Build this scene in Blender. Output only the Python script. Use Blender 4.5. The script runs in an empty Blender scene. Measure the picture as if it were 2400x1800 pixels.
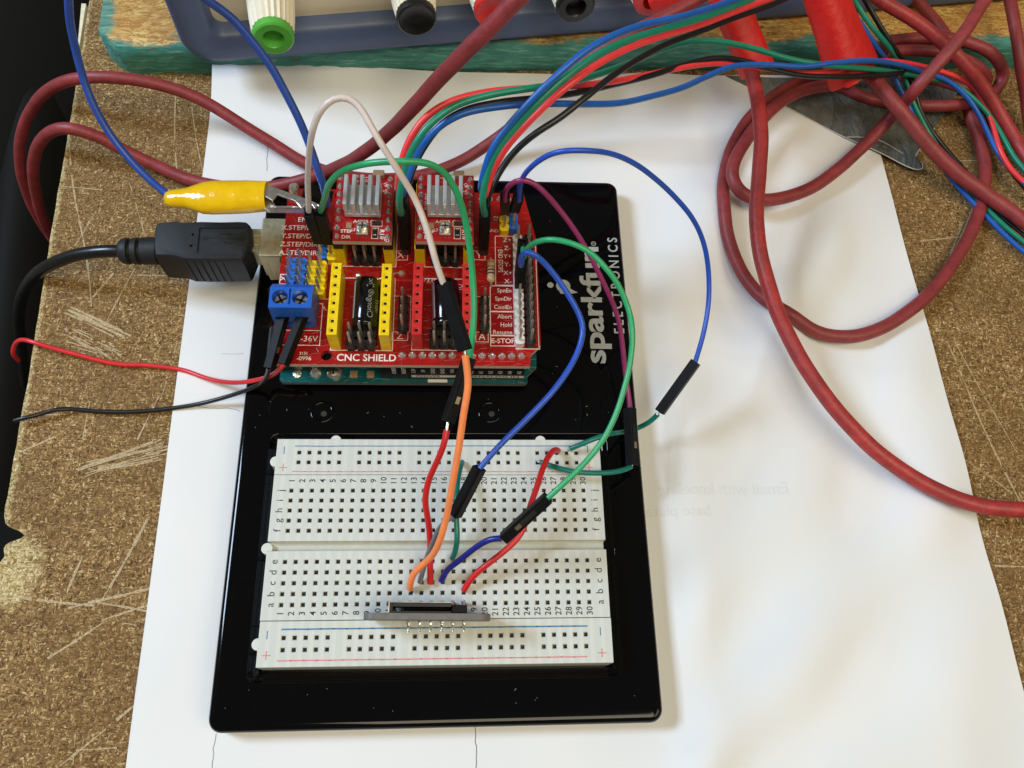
import bpy, math, random
from mathutils import Vector, Matrix, Euler
random.seed(7)
S = 0.001                                   # every length below is in millimetres
scn = bpy.context.scene
COL = scn.collection
V = Vector
# ------------------------------------------------------------------ camera
F = 1922.18
CP = V((41.575, -28.694, 214.282))
CR = (math.radians(23.060), math.radians(-3.592), math.radians(-1.0466))
cd = bpy.data.cameras.new('camera'); cam = bpy.data.objects.new('camera', cd); COL.objects.link(cam)
cd.sensor_width = 36; cd.lens = F/2400*36; cd.clip_start = 0.005; cd.clip_end = 30
cam.location = CP*S; cam.rotation_euler = CR
scn.camera = cam
RM = Euler(CR, 'XYZ').to_matrix()
def at(x, y, z):                            # a point seen in the photograph, at height z above the bench
    d = RM @ V(((x-1200)/F, -(y-900)/F, -1)); t = (z-CP.z)/d.z
    return CP + d*t
# ------------------------------------------------------------------ world and lamps
w = bpy.data.worlds.new('World'); scn.world = w; w.use_nodes = True
bg = w.node_tree.nodes['Background']; bg.inputs[0].default_value = (1.0, .92, .72, 1); bg.inputs[1].default_value = 0.14
def area(name, loc, target, size, power, col, sy=None):
    l = bpy.data.lights.new(name, 'AREA'); l.energy = power; l.color = col; l.size = size
    l.shape = 'RECTANGLE'; l.size_y = sy or size
    o = bpy.data.objects.new(name, l); COL.objects.link(o); o.location = V(loc)
    o.rotation_euler = (V(target)-V(loc)).to_track_quat('-Z', 'Y').to_euler()
    return o
area('window_light', (-.80, 0.24, 0.80), (0.05, .05, 0), .28, 11.8, (.62, .78, 1.0))
area('room_light', (0.25, -.62, 1.8), (0.05, .05, 0), 1.0, 16.0, (1.0, .88, .64), .7)
area('added_fill_light', (1.15, -.55, 1.3), (0.05, .05, 0), .8, 7.0, (1.0, .88, .64))  # warm fill lamp added from the right to soften the shadows
vs = scn.view_settings; vs.view_transform = 'Standard'; vs.look = 'None'; vs.exposure = 0.0; vs.gamma = 1; vs.use_curve_mapping = False
# ------------------------------------------------------------------ materials
def lin(c):
    c = c/255.0
    return c/12.92 if c <= .04045 else ((c+.055)/1.055)**2.4
def rgb(r, g, b): return (lin(r), lin(g), lin(b), 1)
class N:
    def __init__(s, name):
        s.m = bpy.data.materials.new(name); s.m.use_nodes = True; s.t = s.m.node_tree
        s.b = s.t.nodes['Principled BSDF']
    def n(s, typ, ins=None, **kw):
        x = s.t.nodes.new(typ)
        for k, v in kw.items(): setattr(x, k, v)
        for k, v in (ins or {}).items(): s.set(x.inputs[k], v)
        return x
    def set(s, sock, v):
        if isinstance(v, bpy.types.NodeSocket): s.t.links.new(v, sock)
        elif isinstance(v, bpy.types.Node): s.t.links.new(v.outputs[0], sock)
        else: sock.default_value = v
    def p(s, **kw):
        for k, v in kw.items(): s.set(s.b.inputs[k.replace('_', ' ')], v)
    def mm(s, sc=(1, 1, 1), rot=(0, 0, 0)):
        tc = s.n('ShaderNodeTexCoord')
        mp = s.n('ShaderNodeMapping', {'Vector': tc.outputs['Object'], 'Scale': tuple(1000*q for q in sc), 'Rotation': rot})
        return mp.outputs[0]
    def noise(s, vec, scale, detail=3, rough=.5, dist=0):
        return s.n('ShaderNodeTexNoise', {'Vector': vec, 'Scale': scale, 'Detail': detail, 'Roughness': rough, 'Distortion': dist})
    def ramp(s, fac, stops):
        r = s.n('ShaderNodeValToRGB', {'Fac': fac}); e = r.color_ramp.elements
        while len(e) < len(stops): e.new(.5)
        for q, (p, c) in zip(e, stops): q.position = p; q.color = c
        return r.outputs[0]
    def mix(s, f, a, b, typ='MIX'):
        x = s.n('ShaderNodeMix', data_type='RGBA', blend_type=typ)
        s.set(x.inputs[0], f); s.set(x.inputs[6], a); s.set(x.inputs[7], b); return x.outputs[2]
    def math(s, op, a, b=0, c=0):
        x = s.n('ShaderNodeMath', operation=op); s.set(x.inputs[0], a); s.set(x.inputs[1], b); s.set(x.inputs[2], c); return x.outputs[0]
    def bump(s, h, dist, strength=1):
        x = s.n('ShaderNodeBump', {'Height': h, 'Distance': dist*S, 'Strength': strength}); s.t.links.new(x.outputs[0], s.b.inputs['Normal'])
def pm(name, c, rough=.5, metal=0, var=.12, vs_=.6, bump=0, bs=3, **kw):
    k = N(name); v = k.mm(); n = k.noise(v, vs_, 4, .6)
    lo = tuple(q*(1-var) for q in c[:3])+(1,); hi = tuple(min(1, q*(1+var)) for q in c[:3])+(1,)
    k.p(Base_Color=k.ramp(n.outputs[0], [(.3, lo), (.7, hi)]), Metallic=metal,
        Roughness=k.math('MULTIPLY_ADD', n.outputs[0], .2*rough, .9*rough), **kw)
    if bump: k.bump(k.noise(v, bs, 3).outputs[0], bump)
    return k.m
M = {}
M['plate'] = pm('glossy_black_plastic', rgb(5, 5, 7), .07, var=.2, Specular_IOR_Level=.25)
M['black'] = pm('black_plastic', rgb(24, 24, 26), .42, bump=.03, bs=5, var=.2)
M['housing'] = pm('connector_black', rgb(15, 15, 17), .5, bump=.03, bs=4, var=.2, Specular_IOR_Level=.16)
M['rubber'] = pm('cable_black', rgb(22, 22, 24), .3, var=.2)
M['usb'] = pm('usb_rubber', rgb(33, 35, 38), .5, bump=.08, bs=4, var=.2, Specular_IOR_Level=.35)
M['dark'] = pm('dark_hole', rgb(14, 12, 10), .8)
M['metal'] = pm('pin_metal', rgb(196, 190, 176), .3, .8, var=.2)
M['tin'] = pm('solder', rgb(228, 226, 220), .24, .82, var=.25, vs_=1.5, bump=.2, bs=1.6)
M['shell'] = pm('nickel_shell', rgb(196, 188, 158), .4, .75, var=.15, bump=.02, bs=.8)
M['chrome'] = pm('clip_steel', rgb(232, 228, 216), .3, 1, bump=.1, bs=.7)
M['alu'] = pm('aluminium', rgb(224, 228, 230), .42, .72, var=.06)
M['gold'] = pm('contact_metal', rgb(220, 205, 170), .25, 1)
M['yellow'] = pm('yellow_plastic', rgb(240, 205, 12), .4)
M['redplastic'] = pm('red_plastic', rgb(205, 42, 40), .4)
M['blueplastic'] = pm('blue_plastic', rgb(40, 105, 200), .35)
M['termblue'] = pm('terminal_blue', rgb(28, 92, 190), .35, var=.06)
M['termdark'] = pm('terminal_inside', rgb(14, 40, 84), .5)
M['white'] = pm('white_plastic', rgb(215, 210, 206), .4)
M['silk'] = pm('white_print', rgb(235, 225, 220), .5, var=.05)
M['ink'] = pm('black_print', rgb(40, 40, 42), .6)
M['inkred'] = pm('red_print', rgb(222, 120, 124), .6, var=.1)
M['inkblue'] = pm('blue_print', rgb(50, 124, 168), .6, var=.12)
M['logo'] = pm('silver_print', rgb(172, 176, 176), .35, var=.08)
M['fr4'] = pm('board_edge', rgb(196, 170, 150), .6)
M['fr4g'] = pm('board_edge_grey', rgb(106, 101, 98), .5, var=.2, vs_=.4)
M['capblack'] = pm('capacitor_sleeve', rgb(10, 10, 12), .12)
M['capstripe'] = pm('capacitor_stripe', rgb(170, 174, 190), .25)
M['ceramic'] = pm('ceramic_part', rgb(150, 122, 96), .4)
M['resist'] = pm('resistor_body', rgb(200, 165, 125), .4)
M['icblack'] = pm('chip_black', rgb(22, 22, 24), .35)
M['captext'] = pm('sleeve_text', rgb(150, 148, 140), .4)
M['jack'] = pm('jack_black', rgb(16, 16, 18), .4)
M['cream'] = pm('cream_panel', rgb(222, 212, 186), .5, var=.05, vs_=.05)
M['flute'] = pm('cream_knob', rgb(236, 228, 206), .4, var=.04)
M['greencap'] = pm('green_cap', rgb(92, 182, 72), .3, var=.05)
M['redcap'] = pm('red_cap', rgb(214, 44, 44), .35, var=.06)
M['blackcap'] = pm('black_cap', rgb(22, 22, 24), .35)
M['bezel'] = pm('slate_bezel', rgb(78, 94, 130), .42, var=.08, vs_=.05, bump=.05, bs=1.5)
M['yboot'] = pm('yellow_vinyl', rgb(236, 188, 6), .2, var=.1, vs_=.15, bump=.5, bs=.22, Coat_Weight=.4, Coat_Roughness=.08)
M['rboot'] = pm('red_rubber', rgb(205, 28, 22), .5, var=.12, vs_=.2, bump=.25, bs=.5)
M['lead'] = pm('dark_red_lead', rgb(142, 50, 54), .46, var=.16, vs_=.35, bump=.05, bs=1.2)
def leadmat(name, c, ro):
    k = N(name); v = k.mm(); n = k.noise(v, .3, 4, .65); f = k.noise(v, 2.2, 3, .7); g = k.noise(v, .09, 2)
    col = k.ramp(n.outputs[0], [(.3, tuple(q*.72 for q in c[:3])+(1,)), (.7, tuple(min(1, q*1.2) for q in c[:3])+(1,))])
    col = k.mix(k.ramp(f.outputs[0], [(.60, (0, 0, 0, 1)), (.74, (.38, .38, .38, 1))]), col, rgb(206, 132, 120))
    col = k.mix(k.ramp(g.outputs[0], [(.42, (.35, .35, .35, 1)), (.6, (0, 0, 0, 1))]), col, rgb(112, 44, 42))
    k.p(Base_Color=col, Roughness=k.math('MULTIPLY_ADD', f.outputs[0], .35, ro-.12)); k.bump(k.math('ADD', n.outputs[0], k.math('MULTIPLY', f.outputs[0], .3)), .16); return k.m
M['leadb'] = pm('bright_red_lead', rgb(164, 48, 50), .42, var=.16, vs_=.35, bump=.05, bs=1.2)
M['lead'] = leadmat('dark_red_lead', rgb(146, 52, 55), .44); M['leadb'] = leadmat('bright_red_lead', rgb(170, 50, 50), .40)
def wm(n, r, g, b, ro=.34): M[n] = pm(n.replace('w_', '')+'_insulation', rgb(r, g, b), ro, var=.08, vs_=.4, bump=.03, bs=2)
wm('w_blue', 34, 82, 190); wm('w_navy', 30, 36, 130); wm('w_white', 216, 202, 196); wm('w_green', 44, 162, 104)
wm('w_teal', 14, 118, 104); wm('w_orange', 244, 140, 82); wm('w_red', 204, 34, 36); wm('w_thinred', 216, 46, 52)
wm('w_grey', 112, 112, 114); wm('w_purple', 140, 40, 92); wm('w_black', 24, 24, 26)
wm('w_bred', 238, 62, 66); wm('w_bgreen', 20, 132, 104); wm('w_bblue', 26, 92, 178); wm('w_clipblue', 40, 74, 158)

def pcb(name, c, c2):
    k = N(name); v = k.mm()
    vo = k.n('ShaderNodeTexVoronoi', {'Vector': k.mm((.25, .5, 1), (0, 0, .785)), 'Scale': 1.0}, feature='DISTANCE_TO_EDGE')
    tr = k.ramp(vo.outputs[0], [(.03, (1, 1, 1, 1)), (.07, (0, 0, 0, 1))])
    n = k.noise(v, .12, 3)
    k.p(Base_Color=k.mix(k.math('MULTIPLY', tr, .5), k.ramp(n.outputs[0], [(.35, c), (.65, tuple(q*.75 for q in c[:3])+(1,))]), c2), Roughness=.28)
    k.bump(tr, .04)
    return k.m
M['pcbred'] = pcb('red_solder_mask', rgb(172, 17, 15), rgb(128, 11, 11))
M['pcbteal'] = pcb('teal_solder_mask', rgb(10, 88, 92), rgb(8, 70, 76))
M['pcbdrv'] = pcb('driver_red_mask', rgb(178, 28, 32), rgb(130, 18, 22))

def bench_mat():
    k = N('particle_board'); v = k.mm()
    d = k.noise(v, .55, 3, .6)
    w1 = k.n('ShaderNodeVectorMath', {0: k.mm((.62, 2.2, 1), (0, 0, .3)), 1: k.n('ShaderNodeVectorMath', {0: d.outputs['Color'], 3: 3.2}, operation='SCALE')}, operation='ADD')
    w2 = k.n('ShaderNodeVectorMath', {0: k.mm((1.8, .8, 1), (0, 0, -.5)), 1: k.n('ShaderNodeVectorMath', {0: d.outputs['Color'], 3: 3.0}, operation='SCALE')}, operation='ADD')
    a = k.n('ShaderNodeTexVoronoi', {'Vector': w1, 'Scale': 1.65}); b = k.n('ShaderNodeTexVoronoi', {'Vector': w2, 'Scale': 1.5})
    ra = k.n('ShaderNodeSeparateColor', {0: a.outputs['Color']}); rb = k.n('ShaderNodeSeparateColor', {0: b.outputs['Color']})
    msk = k.ramp(k.noise(v, .9, 2).outputs[0], [(.46, (0, 0, 0, 1)), (.54, (1, 1, 1, 1))])
    val = k.mix(msk, ra.outputs[0], rb.outputs[0])
    st = [(0, rgb(74, 54, 30)), (.16, rgb(106, 80, 46)), (.42, rgb(136, 106, 66)), (.70, rgb(156, 124, 80)), (.88, rgb(190, 160, 108)), (1, rgb(226, 204, 156))]
    c = k.ramp(val, st)
    big = k.noise(v, .035, 4, .6)
    c = k.mix(k.ramp(big.outputs[0], [(.4, (.35, .35, .35, 1)), (.6, (0, 0, 0, 1))]), c, rgb(104, 76, 42), 'MIX')
    fine = k.noise(v, 3.5, 3, .7)
    c = k.mix(.55, c, k.ramp(fine.outputs[0], [(.32, (.35, .33, .30, 1)), (.62, (1.25, 1.2, 1.15, 1))]), 'MULTIPLY')
    # bare worn wood along the left edge and round the chipped notch
    sp = k.n('ShaderNodeSeparateXYZ', {0: k.mm()})
    ex = k.math('ADD', sp.outputs[0], k.math('MULTIPLY', k.math('SUBTRACT', 200, sp.outputs[1]), -.0625))   # along the slanted edge
    ed = k.math('ADD', ex, k.math('MULTIPLY', d.outputs[0], 2.2))
    ef = k.ramp(k.math('SUBTRACT', ed, -83.2), [(0, (1, 1, 1, 1)), (.9, (0, 0, 0, 1))])
    dx = k.math('DIVIDE', k.math('ADD', sp.outputs[0], 70.5), 11); dy = k.math('DIVIDE', k.math('SUBTRACT', sp.outputs[1], 11), 13)
    rr = k.math('ADD', k.math('SQRT', k.math('ADD', k.math('MULTIPLY', dx, dx), k.math('MULTIPLY', dy, dy))), k.math('MULTIPLY', k.math('SUBTRACT', k.noise(v, .25, 4, .6).outputs[0], .5), 1.1))
    nf = k.ramp(rr, [(.5, (.95, .95, .95, 1)), (.85, (0, 0, 0, 1))])
    pale = k.ramp(val, [(0, rgb(126, 100, 56)), (.3, rgb(176, 150, 96)), (.8, rgb(214, 198, 150)), (1, rgb(232, 224, 190))])
    c = k.mix(k.math('MAXIMUM', k.math('MULTIPLY', ef, .75), nf), c, pale)
    k.p(Base_Color=c, Roughness=.72, Specular_IOR_Level=.2)
    k.bump(k.mix(.5, val, fine.outputs[0]), .16)
    return k.m
M['bench'] = bench_mat()
k = N('scratch_fibre'); v = k.mm(); n = k.noise(v, 2.2, 3, .6)
k.p(Base_Color=k.ramp(n.outputs[0], [(.3, rgb(140, 112, 72)), (.7, rgb(206, 186, 144))]), Roughness=.6); M['scratch'] = k.m

def paint_mat():
    k = N('worn_teal_paint'); v = k.mm(); sp = k.n('ShaderNodeSeparateXYZ', {0: v})
    st = k.noise(k.mm((.12, 1.0, 1.0)), .9, 5, .65); big = k.noise(k.mm((.05, .12, .2)), 1, 5, .7)
    chips = k.n('ShaderNodeTexVoronoi', {'Vector': k.n('ShaderNodeVectorMath', {0: k.mm((.7, 2.0, 1), (0, 0, .15)), 1: k.n('ShaderNodeVectorMath', {0: k.noise(v, .3, 3).outputs['Color'], 3: 5.0}, operation='SCALE')}, operation='ADD'), 'Scale': .9, 'Randomness': 1.0})
    cs = k.n('ShaderNodeSeparateColor', {0: chips.outputs['Color']})
    wood = k.ramp(k.math('ADD', k.math('MULTIPLY', cs.outputs[0], .45), k.math('MULTIPLY', st.outputs[0], .6)),
                  [(.2, rgb(116, 78, 34)), (.42, rgb(180, 134, 66)), (.62, rgb(216, 178, 100)), (.82, rgb(240, 218, 146))])
    wood = k.mix(k.ramp(big.outputs[0], [(.42, (.6, .6, .6, 1)), (.6, (0, 0, 0, 1))]), wood, rgb(184, 126, 64))
    teal = k.ramp(st.outputs[0], [(.25, rgb(20, 60, 58)), (.38, rgb(48, 124, 114)), (.58, rgb(80, 152, 140)), (.74, rgb(176, 202, 172))])
    # local frame: x along the front, y = 0 at the front face, z = 12 at the top
    # painted: the front face, an uneven strip behind the front arris, a strip along the left end
    fy = k.math('ADD', sp.outputs[1], k.math('MULTIPLY', k.math('SUBTRACT', big.outputs[0], .5), 22))
    fx = k.math('ADD', sp.outputs[0], k.math('MULTIPLY', k.math('SUBTRACT', big.outputs[0], .5), 10))
    m1 = k.ramp(k.math('DIVIDE', fy, 6), [(.1, (1, 1, 1, 1)), (.7, (0, 0, 0, 1))])
    m2 = k.ramp(k.math('DIVIDE', fx, 8), [(.3, (.9, .9, .9, 1)), (.62, (0, 0, 0, 1))])
    side = k.math('LESS_THAN', sp.outputs[2], 11.2)
    side = k.math('MULTIPLY', side, k.math('GREATER_THAN', k.math('ADD', st.outputs[0], k.math('MULTIPLY', sp.outputs[2], .05)), .40))
    m = k.math('MAXIMUM', side, k.math('MAXIMUM', m1, m2))
    m = k.math('MULTIPLY', m, k.ramp(st.outputs[0], [(.30, (0, 0, 0, 1)), (.37, (1, 1, 1, 1))]))
    k.p(Base_Color=k.mix(m, wood, teal), Roughness=.6)
    k.bump(k.math('ADD', st.outputs[0], k.math('MULTIPLY', m, .4)), .35)
    return k.m
M['paint'] = paint_mat()
k = N('paper'); v = k.mm(); n = k.noise(v, .02, 3); n2 = k.noise(v, 4, 2)
k.p(Base_Color=k.ramp(n.outputs[0], [(.3, rgb(226, 228, 230)), (.7, rgb(234, 234, 234))]), Roughness=.75)
k.bump(n2.outputs[0], .02); M['paper'] = k.m
M['pencil'] = pm('pencil_line', rgb(120, 122, 140), .7, var=.2)
M['ghost'] = pm('showthrough_print', rgb(223, 224, 225), .75, var=.02)
M['smudge'] = pm('smudge', rgb(224, 226, 229), .75, var=.05)
def bb_mat():
    k = N('breadboard_plastic'); v = k.mm(); sp = k.n('ShaderNodeSeparateXYZ', {0: v})
    # metal clips show faintly through the plastic between the columns of holes
    f = k.math('FRACT', k.math('DIVIDE', k.math('ADD', sp.outputs[0], 1.27), 2.54)); g = k.math('ABSOLUTE', k.math('SUBTRACT', f, .5))
    s1 = k.ramp(g, [(.26, (1, 1, 1, 1)), (.36, (0, 0, 0, 1))])
    n = k.noise(v, .15, 3)
    c = k.mix(k.math('MULTIPLY', s1, .55), rgb(214, 217, 211), rgb(200, 205, 203))
    c = k.mix(k.math('MULTIPLY', n.outputs[0], .25), c, rgb(208, 207, 192))
    k.p(Base_Color=c, Roughness=.38, Subsurface_Weight=.25, Subsurface_Radius=(.9, .95, .8), Subsurface_Scale=.0012)
    return k.m
M['bb'] = bb_mat()
M['bbedge'] = pm('breadboard_rim', rgb(214, 216, 208), .38, var=.03)
M['groove'] = pm('breadboard_groove', rgb(190, 192, 180), .5, var=.05)
M['funnel'] = pm('breadboard_funnel', rgb(206, 210, 204), .4, var=.02)
M['hole'] = pm('contact_socket', rgb(78, 75, 68), .4, metal=.35, var=.75, vs_=1.1)
k = N('grey_zip_bag'); v = k.mm(); n = k.noise(v, .08, 3, .6)
k.p(Base_Color=k.ramp(n.outputs[0], [(.3, rgb(82, 84, 80)), (.7, rgb(122, 124, 118))]), Roughness=.22, Alpha=.76); k.bump(k.noise(k.mm((1, .3, 1), (0, 0, .6)), .32, 4, .6, 1.0).outputs[0], 2.6); M['bag'] = k.m
M['bagrim'] = pm('bag_seam', rgb(200, 200, 195), .3)
M['strip'] = pm('cream_strip', rgb(232, 226, 196), .25)
M['floor'] = pm('dark_floor', rgb(10, 9, 7), .9)
M['fabric'] = pm('dark_sheet', rgb(17, 16, 13), .7, Specular_IOR_Level=.2)
M['dust'] = pm('dust', rgb(120, 116, 104), .9)
M['clear'] = pm('scuffed_clear_plastic', rgb(56, 55, 54), .3)

# ------------------------------------------------------------------ mesh helpers
BASE = {}
class MB:
    def __init__(s): s.v = []; s.f = []; s.m = []; s.T = None
    def add(s, vs, fs, mi=0):
        o = len(s.v)
        for q in vs:
            q = V(q); s.v.append(s.T @ q if s.T else q)
        for f in fs: s.f.append([o+i for i in f]); s.m.append(mi)
        return s
    def box(s, x0, x1, y0, y1, z0, z1, mi=0, T=None):
        vs = [(x, y, z) for z in (z0, z1) for y in (y0, y1) for x in (x0, x1)]
        if T: vs = [T @ V(q) for q in vs]
        return s.add(vs, [(0, 2, 3, 1), (4, 5, 7, 6), (0, 1, 5, 4), (2, 6, 7, 3), (0, 4, 6, 2), (1, 3, 7, 5)], mi)
    def prism(s, poly, z0, z1, mi=0, T=None, top=None):
        n = len(poly); a = sum(poly[i][0]*poly[(i+1) % n][1]-poly[(i+1) % n][0]*poly[i][1] for i in range(n))
        if a < 0: poly = poly[::-1]
        vs = [(p[0], p[1], z0) for p in poly]+[(p[0], p[1], z1) for p in poly]
        if T: vs = [T @ V(q) for q in vs]
        s.add(vs, [tuple(range(n))[::-1], tuple(range(n, 2*n))]+[(i, (i+1) % n, n+(i+1) % n, n+i) for i in range(n)], mi)
        if top is not None: s.m[-n-1] = top
        return s
    def loops(s, ls, mi=0, cap0=True, cap1=True):
        n = len(ls[0]); fs = []
        for k in range(len(ls)-1):
            for i in range(n): fs.append((k*n+i, k*n+(i+1) % n, (k+1)*n+(i+1) % n, (k+1)*n+i))
        if cap0: fs.append(tuple(range(n))[::-1])
        if cap1: fs.append(tuple((len(ls)-1)*n+i for i in range(n)))
        return s.add([q for l in ls for q in l], fs, mi)
    def lathe(s, prof, T, seg=24, mi=0, cap0=True, cap1=True, flute=None):   # prof: (radius, height) along T's z axis
        ls = []
        for r, h in prof:
            l = []
            for i in range(seg):
                a = 2*math.pi*i/seg; q = r*(1-(flute if flute and i % 2 else 0))
                l.append(T @ V((q*math.cos(a), q*math.sin(a), h)))
            ls.append(l)
        return s.loops(ls, mi, cap0, cap1)
    def cyl(s, x, y, z0, z1, r, seg=16, mi=0): return s.lathe([(r, z0), (r, z1)], Matrix.Translation((x, y, 0)), seg, mi)
    def build(s, name, mats, parent=None, bevel=0, bseg=2, sharp=35, solid=0):
        me = bpy.data.meshes.new(name); b = BASE.get(parent, V((0, 0, 0)))
        me.from_pydata([(q-b)*S for q in s.v], [], s.f)
        if not isinstance(mats, (list, tuple)): mats = [mats]
        for q in mats: me.materials.append(M[q] if isinstance(q, str) else q)
        for p, i in zip(me.polygons, s.m): p.material_index = i
        me.validate(); me.polygons.foreach_set('use_smooth', [True]*len(me.polygons)); me.set_sharp_from_angle(angle=math.radians(sharp))
        me.update()
        o = bpy.data.objects.new(name, me); COL.objects.link(o); o.parent = parent; BASE[o] = b
        if bevel:
            q = o.modifiers.new('bevel', 'BEVEL'); q.width = bevel*S; q.segments = bseg; q.limit_method = 'ANGLE'; q.angle_limit = math.radians(40); q.harden_normals = True
        return o
def frame(o, z, x=None):                        # matrix at o whose z axis is z
    z = V(z).normalized(); x = V(x) if x else (V((0, 0, 1)) if abs(z.z) < .9 else V((1, 0, 0)))
    x = (x-z*x.dot(z)).normalized(); y = z.cross(x); m = Matrix((x, y, z)).transposed().to_4x4(); m.translation = V(o); return m
def thing(name, label, cat, base=(0, 0, 0), group=None):
    o = bpy.data.objects.new(name, None); o.empty_display_size = .005; COL.objects.link(o); o.location = V(base)*S; BASE[o] = V(base)
    return tag(o, label, cat, group)
def tag(o, label, cat, group=None):
    o['label'] = label; o['category'] = cat
    if group: o['group'] = group
    return o
def copy_at(o, parent, dx):
    c = o.copy(); COL.objects.link(c); c.parent = parent; c.location = o.location+V(dx)*S; BASE[c] = BASE.get(parent, V((0, 0, 0))); return c
def smooth(pts, step=1.2):
    P = [V(p) for p in pts]
    P = [P[0]*2-P[1]]+P+[P[-1]*2-P[-2]]; out = []
    for i in range(1, len(P)-2):
        a, b, c, d = P[i-1:i+3]
        t0 = 0; t1 = max((b-a).length, 1e-4)**.5; t2 = t1+max((c-b).length, 1e-4)**.5; t3 = t2+max((d-c).length, 1e-4)**.5
        n = max(2, int((c-b).length/step))
        for j in range(n):
            t = t1+(t2-t1)*j/n
            A1 = a*((t1-t)/(t1-t0))+b*((t-t0)/(t1-t0)); A2 = b*((t2-t)/(t2-t1))+c*((t-t1)/(t2-t1)); A3 = c*((t3-t)/(t3-t2))+d*((t-t2)/(t3-t2))
            B1 = A1*((t2-t)/(t2-t0))+A2*((t-t0)/(t2-t0)); B2 = A2*((t3-t)/(t3-t1))+A3*((t-t1)/(t3-t1))
            out.append(B1*((t2-t)/(t2-t1))+B2*((t-t1)/(t2-t1)))
    out.append(P[-2])
    for _ in range(3): out = [out[0]]+[(out[i-1]+out[i]*2+out[i+1])/4 for i in range(1, len(out)-1)]+[out[-1]]
    return out
def tube(mb, pts, r, seg=12, mi=0, raw=False, r1=None):
    P = [V(p) for p in pts] if raw else smooth(pts)
    t = (P[1]-P[0]).normalized(); u = t.orthogonal().normalized(); ls = []
    for i, p in enumerate(P):
        tn = (P[min(i+1, len(P)-1)]-P[max(i-1, 0)]).normalized(); u = (u-tn*u.dot(tn)).normalized(); w_ = tn.cross(u)
        rr = r if r1 is None else r+(r1-r)*i/(len(P)-1)
        ls.append([p+(u*math.cos(2*math.pi*k/seg)+w_*math.sin(2*math.pi*k/seg))*rr for k in range(seg)])
    return mb.loops(ls, mi)
def cv(*p):                                     # (px, py, z) seen in the photo, or ('w', x, y, z) in millimetres
    return [V(q[1:]) if q[0] == 'w' else at(*q) for q in p]
FONT = bpy.data.fonts.load('<builtin>')
_tc = {}
def text(mb, s, cap, x, y, z, rot=0, mi=0, align='CENTER', bold=0, sx=1, mirror=False, space=1, T=None, valign='CENTER'):
    key = (s, align, bold, space, valign)
    if key not in _tc:
        c = bpy.data.curves.new('t', 'FONT'); c.font = FONT; c.body = s; c.size = 1/.7; c.align_x = align; c.align_y = valign
        c.offset = bold; c.space_character = space; c.resolution_u = 3
        o = bpy.data.objects.new('t', c); COL.objects.link(o)
        me = bpy.data.meshes.new_from_object(o.evaluated_get(bpy.context.evaluated_depsgraph_get()))
        _tc[key] = ([q.co.copy() for q in me.vertices], [list(p.vertices) for p in me.polygons])
        bpy.data.objects.remove(o); bpy.data.curves.remove(c); bpy.data.meshes.remove(me)
    vs, fs = _tc[key]; R = Matrix.Rotation(math.radians(rot), 3, 'Z'); out = []
    for q in vs:
        p = R @ V((q.x*cap*sx*(-1 if mirror else 1), q.y*cap, 0)); p = p+V((x, y, z)); out.append(T @ p if T else p)
    if mirror: fs = [f[::-1] for f in fs]
    mb.add(out, fs, mi)
def line(mb, pts, wd, z, mi=0):                 # a printed line of width wd lying at height z
    for (a, b) in zip(pts[:-1], pts[1:]):
        a = V((a[0], a[1], z)); b = V((b[0], b[1], z)); d = (b-a).normalized(); n = V((-d.y, d.x, 0))*wd/2; e = d*wd/2
        mb.add([a-e-n, b+e-n, b+e+n, a-e+n], [(0, 1, 2, 3)], mi)
def rect(mb, x0, y0, x1, y1, wd, z, mi=0):
    e = wd/2
    mb.add([(x0-e, y0-e, z), (x1+e, y0-e, z), (x1+e, y0+e, z), (x0-e, y0+e, z)], [(0, 1, 2, 3)], mi)
    mb.add([(x0-e, y1-e, z), (x1+e, y1-e, z), (x1+e, y1+e, z), (x0-e, y1+e, z)], [(0, 1, 2, 3)], mi)
    mb.add([(x0-e, y0+e, z), (x0+e, y0+e, z), (x0+e, y1-e, z), (x0-e, y1-e, z)], [(0, 1, 2, 3)], mi)
    mb.add([(x1-e, y0+e, z), (x1+e, y0+e, z), (x1+e, y1-e, z), (x1-e, y1-e, z)], [(0, 1, 2, 3)], mi)
def cut(o, mb):                                 # boolean difference applied at once
    b = BASE[o]; me = bpy.data.meshes.new('c'); me.from_pydata([(q-b)*S for q in mb.v], [], mb.f); me.update()
    c = bpy.data.objects.new('c', me); COL.objects.link(c); c.parent = o.parent
    q = o.modifiers.new('b', 'BOOLEAN'); q.object = c; q.operation = 'DIFFERENCE'; q.solver = 'EXACT'
    bpy.context.view_layer.update()
    new = bpy.data.meshes.new_from_object(o.evaluated_get(bpy.context.evaluated_depsgraph_get())); new.name = o.data.name
    o.modifiers.remove(q); o.data = new; bpy.data.objects.remove(c)
    new.polygons.foreach_set('use_smooth', [True]*len(new.polygons)); new.set_sharp_from_angle(angle=math.radians(35))
def rrect(x0, x1, y0, y1, r, seg=6):
    out = []
    for cx, cy, a0 in ((x1-r, y1-r, 0), (x0+r, y1-r, 90), (x0+r, y0+r, 180), (x1-r, y0+r, 270)):
        for i in range(seg+1):
            a = math.radians(a0+90*i/seg); out.append((cx+r*math.cos(a), cy+r*math.sin(a)))
    return out
def rl(x0, x1, y0, y1, r, z): return [(p[0], p[1], z) for p in rrect(x0, x1, y0, y1, r)]

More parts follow.
